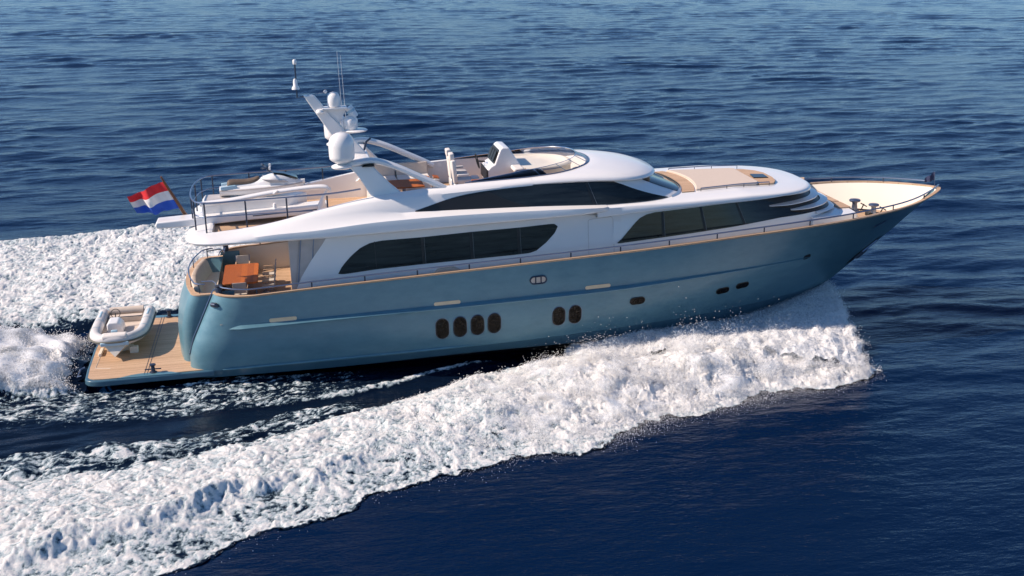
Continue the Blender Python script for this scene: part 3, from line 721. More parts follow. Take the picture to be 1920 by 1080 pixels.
# brow over the windscreen
NB = 60
def halfs(K): return half2full(spline(K, NB))
L = halfs([(16.3, 2.72, 6.21), (17.5, 2.74, 6.235), (18.6, 2.76, 6.22), (19.5, 2.72, 6.17), (20.2, 2.52, 6.13), (20.75, 2.15, 6.10), (21.15, 1.65, 6.08), (21.4, 1.05, 6.07), (21.5, .5, 6.06), (21.52, 0, 6.06)])
Wr = halfs([(16.3, 2.31, 6.43), (16.9, 2.29, 6.47), (17.4, 2.2, 6.50), (17.8, 2.02, 6.53), (18.15, 1.8, 6.56), (18.45, 1.5, 6.58), (18.7, 1.15, 6.60), (18.87, .75, 6.62), (18.95, .35, 6.63), (18.97, 0, 6.63)])
def inw(A, d, dz):
    T = np.gradient(A, axis=0); N = np.stack([-T[:, 1], T[:, 0], 0*T[:, 0]], 1); N /= np.linalg.norm(N, axis=1)[:, None]+1e-9
    s = np.sign(((np.array([15, 0, 0])-A)[:, :2]*N[:, :2]).sum(1))[:, None]; return A+N*s*d+(0, 0, dz)
rowsB = [inw(L, .55, -.01), inw(L, .12, -.02), inw(L, .03, .0), inw(L, 0, .05), inw(L, .02, .10), inw(L, .09, .16)]
sh = rowsB[-1]
for f, e in ((.2, .42), (.4, .68), (.6, .86), (.8, .96), (1, 1)):
    q = sh*(1-f)+Wr*f; q[:, 2] = sh[:, 2]+(Wr[:, 2]-sh[:, 2])*e; rowsB.append(q)
i2 = inw(Wr, .1, -.03); i3 = inw(Wr, .14, 0); i3[:, 2] = 5.46; rowsB += [i2, i3]
brow = G().grid(rowsB).mk('flybridge_brow', 'white_gelcoat', yacht, ang=50)
# wrap-round tinted wind screen on the brow
WB = halfs([(13.9, 2.33, 6.37), (15, 2.34, 6.40), (16.2, 2.31, 6.44), (17.2, 2.24, 6.50), (17.9, 1.96, 6.55), (18.4, 1.55, 6.59), (18.75, 1.05, 6.62), (18.92, .5, 6.64), (18.97, 0, 6.65)])
WT = WB.copy(); hgt = np.interp(WB[:, 0], [13.9, 15, 16, 17.5, 19], [.01, .10, .17, .22, .24]); WT = inw(WB, 0, 0)
for i in range(len(WT)):
    n = np.array([15.5, 0])-WB[i, :2]; n[0] = min(0, n[0]) ; n = n/np.linalg.norm(n); WT[i, :2] += n*hgt[i]*2.0; WT[i, 2] += hgt[i]
cut = [i for i in range(len(WB)) if WB[i, 0] < 17.0 and i < len(WB)//2][-1]; c2 = len(WB)-1-cut
sc = G().grid([WB[cut:c2+1], WT[cut:c2+1]]).mk('wind_deflector', 'tinted_screen', yacht)
for a_, b_ in ((0, cut+1), (c2, len(WB))): G().grid([WB[a_:b_], WT[a_:b_]]).mk('side_pane', 'dark_screen', sc, solid=.012)
G().tube(WT, .014, 6).mk('top_rail', 'chrome', sc); G().tube(WB+(0, 0, .01), .02, 6).mk('base_trim', 'steel', sc)
for i in [18, 27, 36, 44, 74, 82, 91, 100]:
    if i < len(WB): G().tube([WB[i], WT[i]], .012, 5).mk('frame_post', 'chrome', sc)
# flybridge sole and inner furniture
g = G(); g.prism([(10.7, -2.25), (17.2, -2.15), (18.4, -1.3), (18.7, 0), (18.4, 1.3), (17.2, 2.15), (10.7, 2.25)], 5.38, 5.47, axis=2); g.mk('flybridge_deck', 'teak', yacht, smooth=False)
g = G(); g.box((10.62, -2.2, 5.05), (10.74, -.7, 6.0)); g.box((10.62, .7, 5.05), (10.74, 2.2, 6.0)); g.mk('flybridge_bulkhead', 'white_gelcoat', yacht, bevel=.03)
def cushion(lo, hi, name='seat_cushion', parent=None, mat='white_cushion', b=.04, **k): return G().box(lo, hi, **k).mk(name, mat, parent, bevel=b, seg=3)
# port settee with backrest panels along the coaming
st1 = G().box((10.9, 1.2, 5.45), (13.1, 2.2, 5.82)).mk('flybridge_settee', 'white_gelcoat', yacht, bevel=.03)
for x0, x1 in ((10.9, 11.75), (11.8, 13.05)):
    cushion((x0, 1.2, 5.82), (x1, 2.0, 5.93), parent=st1); cushion((x0, 1.98, 5.86), (x1, 2.16, 6.38), 'back_cushion', st1, 'beige_cushion', R=rotm('X', -8))
st2 = G().box((10.75, -2.1, 5.45), (13.4, -1.35, 5.75)).mk('flybridge_settee', 'white_gelcoat', yacht, bevel=.03)
for x0, x1 in ((10.8, 12.1), (12.12, 13.4)): cushion((x0, -2.1, 5.75), (x1, -1.4, 5.87), parent=st2)
cushion((10.8, -1.2, 5.5), (11.1, 1.2, 6.1), 'back_cushion', st2)
g = G(); g.box((11.25, -.85, 5.98), (12.6, .55, 6.03)); tb = g.mk('flybridge_table', 'table_wood', yacht, bevel=.015)
G().tube([(11.9, -.15, 5.46), (11.9, -.15, 5.99)], [.09, .06], 10).mk('table_leg', 'steel', tb)
for x in (12.85, 13.2):   # small folding side tables
    g = G(); g.box((x-.11, .45, 6.02), (x+.11, .95, 6.05), R=rotm('Y', 12)); s1 = g.mk('side_table', 'table_wood', yacht, bevel=.008)
    G().box((x-.1, .42, 5.46), (x+.1, .5, 5.99)).mk('table_side', 'white_gelcoat', s1, bevel=.01); G().box((x-.1, .9, 5.46), (x+.1, .95, 5.99)).mk('table_side', 'white_gelcoat', s1)
# helm seats: two high backed chairs facing forward on a plinth
for y in (.55, -.35):
    g = G(); g.box((13.72, y-.33, 5.46), (14.5, y+.33, 5.98)); hs = g.mk('helm_seat', 'white_gelcoat', yacht, bevel=.04)
    cushion((13.86, y-.32, 5.98), (14.42, y+.32, 6.14), parent=hs); cushion((13.68, y-.32, 6.0), (13.84, y+.32, 6.88), 'backrest', hs, R=rotm('Y', -5)); cushion((13.60, y-.2, 6.86), (13.78, y+.2, 7.12), 'headrest', hs, R=rotm('Y', -5))
    for d in (-.35, .35): cushion((13.85, y+d-.05, 6.28), (14.3, y+d+.05, 6.36), 'armrest', hs, b=.02)
    cushion((14.55, y-.3, 5.52), (14.85, y+.3, 5.98), 'footrest', hs, 'white_gelcoat')
# helm console
g = G(); pr = [(15.05, 5.46), (15.02, 6.42), (15.16, 6.55), (15.3, 6.62), (15.52, 7.18), (15.62, 7.25), (15.86, 7.22), (16.35, 6.45), (16.4, 5.46)]
g.prism(pr, -.55, .85); hc = g.mk('helm_console', 'white_gelcoat', yacht, bevel=.05, seg=3)
def con(u, t, o): return None
g = G(); g.add([(15.29, -.5, 6.64), (15.29, .8, 6.64), (15.51, .8, 7.16), (15.51, -.5, 7.16)], [(0, 1, 2, 3)]); V = np.vstack(g.V); V[:, 0] -= .03; g.V = [V]; g.mk('instrument_panel', 'black', hc)
for y in (-.42, .0, .42): G().box((15.33, y+.02, 6.7), (15.36, y+.36, 7.08), R=rotm('Y', 23), c=(15.37, y, 6.9)).mk('screen', 'black', hc)
G().box((14.98, -.56, 6.0), (15.03, .86, 6.42)).mk('console_face', 'black', hc)
G().box((14.95, -.57, 5.95), (15.5, -.54, 6.02)).mk('wood_trim', 'table_wood', hc)
Rw = rotm('Y', 78)
g = G(); c = np.array((14.78, .35, 6.62)); cir = [c+Rw @ np.array((.28*math.cos(a), .28*math.sin(a), 0)) for a in np.linspace(0, 2*math.pi, 24, False)]
g.tube(cir, .02, 6, closed=True); 
for a in (0, 2.1, 4.2): g.tube([c, c+Rw @ np.array((.28*math.cos(a), .28*math.sin(a), 0))], .012, 5)
g.tube([c, c+(.3, 0, -.04)], .03, 6); g.mk('steering_wheel', 'black', hc)
# cowl with sun lounge ahead of the console
Kc = [(16.3, 1.45), (17.0, 1.4), (17.6, 1.2), (18.05, .85), (18.25, .45), (18.3, 0)]
C_ = spline(Kc, 20); C_ = np.vstack([C_*[1, -1], C_[::-1][1:]]); n = len(C_)
g = G(); rws = []
for sc_, z in ((1.0, 5.48), (1.0, 6.46), (1.02, 6.50), (1.02, 6.56), (.98, 6.60), (.93, 6.60), (.90, 6.54), (.5, 6.53), (0.0, 6.53)):
    q = np.column_stack([16.3+(C_[:, 0]-16.3)*sc_, C_[:, 1]*sc_, np.full(n, z)]); rws.append(q)
g.grid(rws); cw = g.mk('forward_lounge', 'cream_gelcoat', yacht, ang=50)
g = G(); g.prism([(16.28, -1.35), (16.25, 1.35), (15.9, 1.3), (15.9, -1.3)], 6.42, 6.58, axis=2); g.mk('lounge_bolster', 'white_cushion', cw, bevel=.05)
G().tube([(15.85, -1.55, 5.9), (15.85, -1.55, 6.5), (16.0, -1.55, 6.56), (16.4, -1.6, 6.57)], .022, 6).mk('grab_rail', 'steel', cw)
G().tube([(16.2, -1.75, 6.5), (17.6, -1.7, 6.60)], .02, 6).mk('grab_rail', 'steel', cw)
G().box((14.15, -2.2, 6.30), (16.0, -2.12, 6.44)).mk('wood_capping', 'table_wood', yacht, bevel=.01)
# small lockers at the after end of the flybridge
for y in (-1.75, -1.1):
    g = G(); g.box((9.75, y-.28, 5.06), (10.3, y+.28, 5.62)); b_ = g.mk('deck_locker', 'cream_gelcoat', yacht, bevel=.04)
    G().tube([(9.74, y+.05, 5.3), (9.68, y+.05, 5.35), (9.74, y+.05, 5.42)], .015, 6).mk('handle', 'steel', b_)

# upper deck guard rail
for_path = [(10.15, -2.50, 6.42), (9.6, -2.49, 6.36), (8.9, -2.48, 6.31), (7.5, -2.48, 6.28), (6.1, -2.48, 6.26), (5.2, -2.48, 6.24), (4.75, -2.42, 6.24), (4.45, -2.15, 6.24), (4.28, -1.6, 6.24), (4.18, -.8, 6.24), (4.15, 0, 6.24)]
fp = spline(for_path, 60); fp = np.vstack([fp, (fp*[1, -1, 1])[::-1][1:]])
mid = fp.copy(); mid[:, 2] = 5.75
posts = [(x, s_*2.48, 6.25) for s_ in (-1, 1) for x in (4.75, 6.14, 7.55, 8.96)]+[(4.36, -2.0, 6.24), (4.36, 2.0, 6.24), (4.2, 1.0, 6.24), (4.2, -1.0, 6.24)]
def zbt(p): return (p[0], p[1]+(.0), max(5.05, ROWS[11][1](max(4.4, p[0]))-.03) if abs(p[1]) > 2.4 else 5.2)
rail('upper_deck_rail', fp, .030, posts, zbt, .028, mid=[mid[14:-14]], mat='steel')

# ---- radar arch
g = G()
legA = [(9.78, 7.20), (10.05, 6.9), (10.32, 6.45), (10.5, 6.1), (10.46, 5.92), (10.2, 5.70), (11.9, 6.0), (11.62, 6.14), (11.2, 6.52), (10.72, 7.05), (10.62, 7.18)]
yo = lambda z: 2.28+(7.2-z)*.13
g.prism([(9.9, 7.05), (9.85, 7.2), (10.1, 7.28), (10.62, 7.24), (10.66, 7.05)], -2.1, 2.1)
arch = g.mk('radar_arch', 'white_gelcoat', yacht, bevel=.04, seg=3)
for s_ in (1, -1): G().prism(legA, [-yo(z)*s_ for x, z in legA], [-(yo(z)-.26)*s_ for x, z in legA]).mk('arch_leg', 'white_gelcoat', arch, bevel=.04, seg=3)
cen = spline([(9.62, 7.24), (10.1, 7.30), (10.6, 7.34), (11.05, 7.24), (11.6, 7.02), (12.2, 6.72), (12.8, 6.42), (13.3, 6.15)], 40)
for s_ in (1, -1):
    Q = []
    T = np.gradient(cen, axis=0); T /= np.linalg.norm(T, axis=1)[:, None]
    for k, ((x, z), (tx, tz)) in enumerate(zip(cen, T)):
        nx, nz = -tz, tx; th_ = .10 if k < 34 else .10; y0 = 2.16+(7.3-z)*.17; w_ = .19
        ring_ = [(-w_, -.4), (-w_, .4), (-w_*.6, 1), (w_*.6, 1), (w_, .4), (w_, -.4), (w_*.6, -1), (-w_*.6, -1)]
        Q.append([(x+nx*th_*b, -(y0+a)*s_, z+nz*th_*b) for a, b in ring_])
    g = G(); g.grid(Q, cv=True); g.F.append(tuple(range(8))); n_ = len(Q)*8; g.F.append(tuple(range(n_-8, n_))); g.mk('arch_strut', 'white_gelcoat', arch, ang=50)
    G().prism([(10.25, 7.175), (10.7, 7.175), (10.66, 7.26), (10.5, 7.235)], -2.40*s_, -2.0*s_).mk('recess', 'black', arch)
    g = G(); g.lathe([(0, 7.16), (.30, 7.16), (.36, 7.2), (.36, 7.25), (.28, 7.29), (.12, 7.30)], (9.55, -2.3*s_, 0), 24); g.mk('dome_platform', 'white_gelcoat', arch)
    prof = [(.10, 7.28), (.18, 7.34), (.36, 7.43), (.435, 7.50), (.445, 7.60), (.45, 7.96), (.44, 8.08), (.39, 8.22), (.29, 8.34), (.15, 8.41), (0, 8.43)]
    G().lathe(prof, (9.58, -2.3*s_, 0), 32).mk('satellite_dome', 'white_gelcoat', arch, ang=50)
# mast
g = G(); mp = [(8.42, 9.46), (8.80, 9.46), (9.35, 8.70), (10.0, 7.95), (10.55, 7.25), (9.95, 7.2), (9.35, 7.95)]
g.prism(mp, [-.12 if z > 9 else -.2 for x, z in mp], [.12 if z > 9 else .2 for x, z in mp]); mast = g.mk('mast', 'white_gelcoat', yacht, bevel=.03, seg=3)
g = G(); g.prism([(9.0, 8.9), (9.0, 9.0), (9.95, 9.0), (9.95, 8.94), (9.6, 8.3), (9.5, 8.2)], -.10, .10); g.box((9.05, -.3, 8.93), (9.95, .3, 8.99)); g.mk('dome_bracket', 'white_gelcoat', mast, bevel=.01)
G().lathe([(.1, 8.99), (.22, 9.0), (.24, 9.06), (.24, 9.28), (.215, 9.40), (.14, 9.5), (0, 9.54)], (9.5, 0, 0), 24).mk('small_dome', 'white_gelcoat', mast, ang=50)
G().lathe([(0, -.05), (.14, -.05), (.16, 0), (.12, .08), (0, .11)], (8.98, -.18, 8.86), 16, ).mk('searchlight', 'white_gelcoat', mast)
g = G(); g.lathe([(0, 8.05), (.42, 8.08), (.46, 8.12), (.42, 8.15), (0, 8.15)], (10.2, -.1, 0), 24); g.prism([(9.7, 8.0), (9.7, 8.14), (10.5, 8.12), (10.4, 8.05)], -.25, .15); rp = g.mk('radar_platform', 'white_gelcoat', mast)
g = G(); g.lathe([(.22, 8.15), (.26, 8.2), (.27, 8.5), (.2, 8.62), (.1, 8.66), (0, 8.66)], (10.05, -.1, 0), 20); g.mk('radar_pedestal', 'white_gelcoat', mast, ang=50)
R_ = rotm('Y', -28); G().lathe([(0, -.2), (.15, -.2), (.15, .16), (.13, .22), (0, .23)], (10.12, -.1, 8.78), 16, R=R_).mk('thermal_camera', 'white_gelcoat', mast)
G().lathe([(.152, .02), (.154, .02), (.154, .12), (.152, .12)], (10.12, -.1, 8.78), 16, R=R_).mk('lens_band', 'pale_blue', mast)
G().tube([(8.62, 0, 9.44), (8.2, 0, 9.40), (8.2, 0, 10.6)], .035, 6).mk('light_mast', 'dark_steel', mast)
G().lathe([(0, -.17), (.14, -.17), (.13, -.1), (.08, -.04), (.075, .12), (.05, .2), (0, .22)], (8.17, 0, 9.86), 14).mk('horn', 'white_gelcoat', mast)
G().lathe([(.06, 0), (.07, .02), (.07, .14), (.05, .17), (0, .18)], (8.2, 0, 10.58), 12).mk('masthead_light', 'white_gelcoat', mast)
G().tube([(8.7, 0, 9.44), (9.0, 0, 9.52), (9.22, 0, 9.53)], .014, 5).mk('instrument_arm', 'steel', mast)
G().lathe([(0, -.06), (.05, -.04), (.07, .02), (.04, .06), (0, .07)], (9.22, 0, 9.55), 10).mk('wind_sensor', 'white_gelcoat', mast)
for dx, dy, h_ in ((9.78, -.25, 11.0), (9.92, .35, 10.8), (9.72, .2, 9.0)):
    G().tube([(dx, dy, 8.1), (dx-.02, dy, 9), (dx-.06, dy, h_)], [.009, .006, .003], 5).mk('whip_antenna', 'white_gelcoat', mast)
G().tube([(10.5, .2, 7.3), (10.6, .25, 7.6), (10.75, .1, 7.75)], .04, 6).mk('deck_light', 'dark_steel', arch)

# ---- boat deck: crane box, passerelle, boom
g = G(); g.prism([(2.92, 5.10), (2.86, 5.20), (2.92, 5.34), (5.0, 5.44), (9.0, 5.62), (9.0, 5.28), (6.4, 5.22), (4.0, 5.10)], -1.05, -.25); cr = g.mk('passerelle', 'white_gelcoat', yacht, bevel=.05, seg=3)
G().tube([(6.3, -1.055, 5.36), (8.6, -1.055, 5.45)], .018, 4).mk('slot', 'dark_steel', cr)
G().lathe([(.07, 5.42), (.07, 5.68), (.05, 5.72), (0, 5.72)], (7.1, -.8, 0), 12).mk('vent_post', 'white_gelcoat', cr)
g = G(); ch = [(4.55, -.55, 5.6), (4.5, .1, 5.6), (4.55, .75, 5.6), (7.6, .8, 5.6), (8.3, .1, 5.6), (7.6, -.6, 5.6)]
pl = [(p[0], p[1]) for p in ch]; g.prism(pl, 5.3, 5.86, axis=2); cd = g.mk('jet_ski_cradle', 'white_gelcoat', yacht, bevel=.06, seg=3)
G().prism([(4.62, -.42), (4.6, .6), (5.5, .66), (5.5, -.46)], 5.855, 5.87, axis=2).mk('rubber_mat', 'grey_panel', cd)
g = G(); bm_ = spline([(4.5, 5.90), (5.6, 5.98), (7.0, 6.16), (8.2, 6.26), (8.9, 6.26), (9.15, 6.12)], 30); Q = []
for k, (x, z) in enumerate(bm_):
    w_, h_ = .16, .09; Q.append([(x, -1.02+w_*math.cos(a), z+h_*math.sin(a)) for a in np.linspace(0, 2*math.pi, 12, False)])
g.grid(Q, cv=True); g.F += [tuple(range(12))[::-1], tuple(range(348, 360))]; bo = g.mk('crane_boom', 'white_gelcoat', yacht, ang=60)
G().tube([(9.08, -1.02, 6.2), (8.85, -1.02, 5.9), (8.78, -1.02, 5.6), (8.78, -1.02, 5.07)], [.05, .06, .14, .2], 12).mk('crane_post', 'white_gelcoat', bo)
G().tube([(4.6, -1.0, 5.88), (4.6, -1.0, 5.4)], .05, 8).mk('boom_rest', 'white_gelcoat', bo)
G().tube([(7.1, -1.18, 6.14), (7.25, -1.18, 6.27)], .04, 8).mk('boom_hook', 'white_gelcoat', bo)

# ------------------------------------------------------------------ things aboard
# jet ski
jet = thing('jet_ski', (5.1, .2, 5.88), 'white jet ski with brown seat lashed on the upper deck behind the arch', 'jet ski')
g = G(); Q = []
for t in np.linspace(0, 1, 22):
    x = 5.15+3.1*t; w_ = .48*math.sin(min(1, .35+t*1.5)*math.pi/2)*(1-max(0, (t-.55)/.45)**2.2)+.02; zk = 5.88+.28*max(0, (t-.5)/.5)**2; zg = 6.13+.12*t+.02
    Q.append([(x, .2-w_*.15, zk), (x, .2-w_*.85, zk+.10), (x, .2-w_, zg-.03), (x, .2-w_*.97, zg+.02), (x, .2-w_*.7, zg+.06), (x, .2, zg+.10), (x, .2+w_*.7, zg+.06), (x, .2+w_*.97, zg+.02), (x, .2+w_, zg-.03), (x, .2+w_*.85, zk+.1), (x, .2+w_*.15, zk)])
g.grid(Q, cv=True); g.F += [tuple(range(11))[::-1], tuple(range(231, 242))]; g.mk('jet_ski_hull', 'white_gelcoat', jet, ang=60)
for s_ in (1, -1):
    G().tube([(5.15+3.1*t, .2+s_*(.48*math.sin(min(1, .35+t*1.5)*math.pi/2)*(1-max(0, (t-.55)/.45)**2.2)+.03), 6.13+.12*t+.01) for t in np.linspace(0, .97, 24)], .028, 6).mk('bumper_strip', 'grey_panel', jet)
    G().prism([(5.2, 6.17), (5.2, 6.30), (5.75, 6.34), (5.85, 6.2)], .2+s_*.30, .2+s_*.38).mk('rear_fender', 'pale_blue', jet, bevel=.02)
g = G(); Q = []
for x, w_, zt_ in ((5.35, .14, 6.22), (5.5, .24, 6.38), (5.9, .26, 6.40), (6.3, .25, 6.40), (6.55, .26, 6.46), (6.8, .30, 6.56), (7.05, .32, 6.64), (7.3, .31, 6.65), (7.7, .25, 6.54), (8.05, .12, 6.36), (8.2, .03, 6.30)):
    Q.append([(x, .2-w_*1.25, 6.16), (x, .2-w_, zt_-.1), (x, .2-w_*.55, zt_-.01), (x, .2, zt_), (x, .2+w_*.55, zt_-.01), (x, .2+w_, zt_-.1), (x, .2+w_*1.25, 6.16)])
g.grid(Q); g.F.append(tuple(range(7))); g.mk('jet_ski_body', 'white_gelcoat', jet, sub=1)
g = G(); Q = []
for x, w_, z in ((5.42, .1, 6.36), (5.48, .2, 6.47), (5.7, .22, 6.46), (6.0, .21, 6.44), (6.3, .2, 6.46), (6.52, .18, 6.53), (6.62, .12, 6.55)):
    Q.append([(x, .2-w_*1.1, z-.12), (x, .2-w_, z-.02), (x, .2-w_*.5, z+.03), (x, .2+w_*.5, z+.03), (x, .2+w_, z-.02), (x, .2+w_*1.1, z-.12)])
g.grid(Q); g.F += [tuple(range(6)), tuple(range(36, 42))[::-1]]; g.mk('jet_ski_seat', 'brown_seat', jet, sub=1)
g = G(); g.tube([(6.72, -.2, 6.92), (6.82, -.02, 6.88), (6.9, .2, 6.86), (6.82, .42, 6.88), (6.72, .6, 6.92)], .026, 6); g.tube([(6.72, -.22, 6.92), (6.78, -.06, 6.90)], .042, 6); g.tube([(6.72, .62, 6.92), (6.78, .46, 6.90)], .042, 6); g.tube([(6.9, .2, 6.8), (7.02, .2, 6.7)], .04, 6); g.mk('handlebar', 'dark_steel', jet)
for s_ in (1, -1): G().box((6.98, .2+s_*.3-.05, 6.82), (7.05, .2+s_*.3+.05, 6.94)).mk('mirror', 'white_gelcoat', jet, bevel=.015); G().prism([(6.7, 6.50), (7.5, 6.42), (7.65, 6.36), (7.0, 6.36)], .2+s_*.42, .2+s_*.34).mk('decal_stripe', 'grey_panel', jet)
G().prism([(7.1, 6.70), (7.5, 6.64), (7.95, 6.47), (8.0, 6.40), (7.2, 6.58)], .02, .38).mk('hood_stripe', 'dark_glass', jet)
# ensign
flag = thing('ensign_flag', (3.8, 0, 5.40), 'red, white and blue striped ensign streaming from a wooden staff at the upper deck stern', 'flag')
G().tube([(3.90, 0, 5.22), (3.17, 0, 6.72)], [.075, .04], 8).mk('flagstaff', 'pole_wood', flag)
G().lathe([(0, -.04), (.035, -.02), (.04, .02), (0, .05)], (3.155, 0, 6.75), 10).mk('finial', 'pole_wood', flag)
s0, s1 = np.array((3.23, 0, 6.60)), np.array((3.72, 0, 5.58)); ft = np.array((-1.25, 0, -.60))
for nm, mt, a, b in (('red_stripe', 'flag_red', 0, .3333), ('white_stripe', 'flag_white', .3333, .6667), ('blue_stripe', 'flag_blue', .6667, 1)):
    Q = []
    for u in np.linspace(0, 1, 44):
        col = []
        for v in np.linspace(a, b, 9):
            p = s0*(1-v)+s1*v+np.array((-1.32-.22*v, 0, -.47+.30*v))*u; amp = min(1, u*2.5)
            p = p+np.array((0.03*math.sin(9*u+2*v), .15*math.sin(11*u-2.2*v)+.06*math.sin(23*u+4*v), .05*math.sin(7*u+1.5*v)+.02*math.sin(19*u)))*amp
            col.append(p)
        Q.append(col)
    G().grid(Q).mk(nm, mt, flag, ang=180)
pen = thing('bow_pennant', (33.72, 0, 4.5), 'small dark pennant on a thin jackstaff at the bow tip', 'flag')
G().tube([(33.78, 0, 4.45), (33.74, 0, 5.15)], .010, 5).mk('jackstaff', 'steel', pen)
Q = [[(33.74-.42*u+.0, .05*math.sin(9*u), 5.12-.36*v*(1-.45*u)-.22*u+.02*math.sin(12*u+v)) for v in np.linspace(0, 1, 5)] for u in np.linspace(0, 1, 14)]
G().grid(Q).mk('pennant_cloth', 'pennant', pen)
# cockpit table
tab_ = thing('dining_table', (5.62, .35, 2.1), 'glossy varnished wooden dining table in the aft cockpit', 'table')
g = G(); o = []
for cx, cy, a0 in ((6.12, 1.5, 0), (5.1, 1.5, 90), (5.1, -.85, 180), (6.12, -.85, 270)):
    for a in np.linspace(a0, a0+90, 5): o.append((cx+.14*math.cos(rad(a)), cy+.14*math.sin(rad(a))))
g.prism(o, 2.80, 2.86, axis=2); g.mk('table_top', 'table_wood', tab_, bevel=.012, seg=2)
for y in (-.4, 1.1):
    g = G(); g.lathe([(0, 0), (.25, 0), (.25, .03), (.06, .06), (.05, .66), (.14, .70), (0, .71)], (5.6, y, 2.1), 16); g.mk('table_leg', 'steel', tab_)
# cockpit chairs
def chair(loc, rz, label):
    t = thing('cockpit_chair', loc, label, 'chair', 'chairs round the cockpit table')
    def loc_(V): return np.asarray(V, float)+BASE[t.name]
    def mkc(g, nm, mt, **k): g.V = [np.vstack(g.V)+BASE[t.name]]; return g.mk(nm, mt, t, **k)
    mkc(G().box((-.22, -.24, .43), (.24, .24, .46)), 'seat', 'chair_fabric', bevel=.012)
    mkc(G().box((-.27, -.24, .50), (-.245, .24, .92), R=rotm('Y', -7)), 'backrest', 'chair_fabric', bevel=.01)
    for y in (-.26, .26):
        g = G(); g.tube([(-.30, y, 0), (.22, y, .45), (.24, y, .47)], .013, 6); g.tube([(.28, y, 0), (-.2, y, .45), (-.31, y, .93)], .013, 6); mkc(g, 'leg_frame', 'steel')
        mkc(G().box((-.26, y-.025, .655), (.2, y+.025, .68)), 'armrest', 'teak_cap', bevel=.006)
    t.rotation_euler = (0, 0, rad(rz)); return t
chairs_spec = [((5.62, 2.02, 2.1), -90, 'pale sling chair at the far port end of the cockpit table'),
 ((5.62, -1.22, 2.1), 90, 'pale sling chair at the near starboard end of the table, back to the rail'),
 ((6.62, -.55, 2.1), 180, 'grey sling chair facing aft at the table, nearest the starboard rail'),
 ((6.62, .3, 2.1), 180, 'middle one of three grey sling chairs facing aft at the table'),
 ((6.62, 1.15, 2.1), 180, 'farthest of three grey sling chairs facing aft at the table')]
c0 = chair(*chairs_spec[0])
for lo_, rz_, lb in chairs_spec[1:]:
    r = c0.copy(); COL.objects.link(r); r.location = lo_; r.rotation_euler = (0, 0, rad(rz_)); r['label'] = lb; FLOAT.append(r)
    for ch_ in list(c0.children): d = ch_.copy(); COL.objects.link(d); d.parent = r
# tender on its chock
tend = thing('tender_boat', (1.05, .5, .45), 'pale inflatable tender with a small white console on the swim platform', 'boat')
TZ = 1.06
cl = spline([(1.90, 2.45), (1.92, 1.6), (1.92, .6), (1.88, -.3), (1.74, -.85), (1.48, -1.2), (1.05, -1.28), (.62, -1.2), (.36, -.85), (.22, -.3), (.18, .6), (.18, 1.6), (.2, 2.45)], 80)
zc = lambda y: TZ+.10*max(0, (-y+.2)/1.5)**1.5
path = [(x, y, zc(y)) for x, y in cl]; k = len(path); rr = np.full(k, .205); rr[0] = rr[-1] = .10; rr[1] = rr[-2] = .19; rr[2] = rr[-3] = .225
G().tube(path, rr, 16).mk('inflatable_tube', 'tube_fabric', tend, ang=70)
cxy = cl.mean(0)
def outw(r_, dz):
    T = np.gradient(cl, axis=0); N = np.stack([T[:, 1], -T[:, 0]], 1); N /= np.linalg.norm(N, axis=1)[:, None]; s = np.sign(((cl-(1.05, .8))*N).sum(1))[:, None]; return [(p[0]+n[0], p[1]+n[1], zc(p[1])+dz) for p, n in zip(cl, N*s*r_)]
for dz, r_, w_, m_ in ((-.03, .232, .035, 'strake'),): G().tube(outw(r_, dz)[3:-3], w_, 6).mk('rubbing_strake', m_, tend)
Q = []
for k, y in enumerate(np.linspace(2.3, -1.3, 20)):
    f = max(0, (-y+.1)/1.5); w_ = .82*(1-f**2.4*.55); zk = .50+.0+.20*f**4; Q.append([(1.05-w_*1.05, y-.1*f, zc(y)-.10), (1.05-w_*.72, y-.12*f, .80+.12*f**2), (1.05, y-.48*f**1.5, zk), (1.05+w_*.72, y-.12*f, .80+.12*f**2), (1.05+w_*1.05, y-.1*f, zc(y)-.10)])
g = G(); g.grid(Q); g.F.append((0, 1, 2, 3, 4)); g.F.append(tuple(range(95, 100))[::-1]); g.mk('tender_hull', 'cream_gelcoat', tend, ang=25)
G().prism([(.28, .88), (1.82, .88), (1.72, -.6), (1.4, -1.0), (.7, -1.0), (.38, -.6)][0:0] or [(.3, 2.25), (1.8, 2.25), (1.78, -.5), (1.4, -.95), (.7, -.95), (.32, -.5)], .86, .90, axis=2).mk('floor', 'beige_cushion', tend)
g = G(); g.prism([(.55, .9), (.55, 1.22), (.62, 1.32), (.95, 1.32), (1.1, 1.16), (1.14, .9)], .25, .95); g.V = [np.vstack(g.V)]; cs = g.mk('console', 'white_gelcoat', tend, bevel=.05, seg=3)
c = np.array((.80, 1.05, 1.42)); Rw = rotm('X', 65)
g = G(); g.tube([c+Rw @ np.array((.17*math.cos(a), .17*math.sin(a), 0)) for a in np.linspace(0, 2*math.pi, 18, False)], .014, 6, closed=True); g.tube([c, (.8, .9, 1.3)], .02, 6); g.mk('steering_wheel', 'black', cs)
g = G(); g.tube([(.42, 2.2, 1.16), (1.68, 2.2, 1.16)], .15, 14); g.mk('stern_roll', 'beige_cushion', tend)
g = G(); g.box((.42, 1.55, .9), (1.68, 1.95, 1.10)); g.mk('bench_seat', 'beige_cushion', tend, bevel=.04)
G().tube([(.42, 1.5, 1.12), (1.68, 1.5, 1.12)], .02, 6).mk('seat_bar', 'dark_steel', tend)
g = G(); g.box((.58, -1.43, 1.0+.02), (1.50, -1.0, 1.37)); g.mk('bow_pad', 'white_cushion', tend, bevel=.09, seg=3)
G().box((.55, -1.52, .99), (1.54, -1.44, 1.13)).mk('bow_fender', 'pale_blue', tend, bevel=.03)
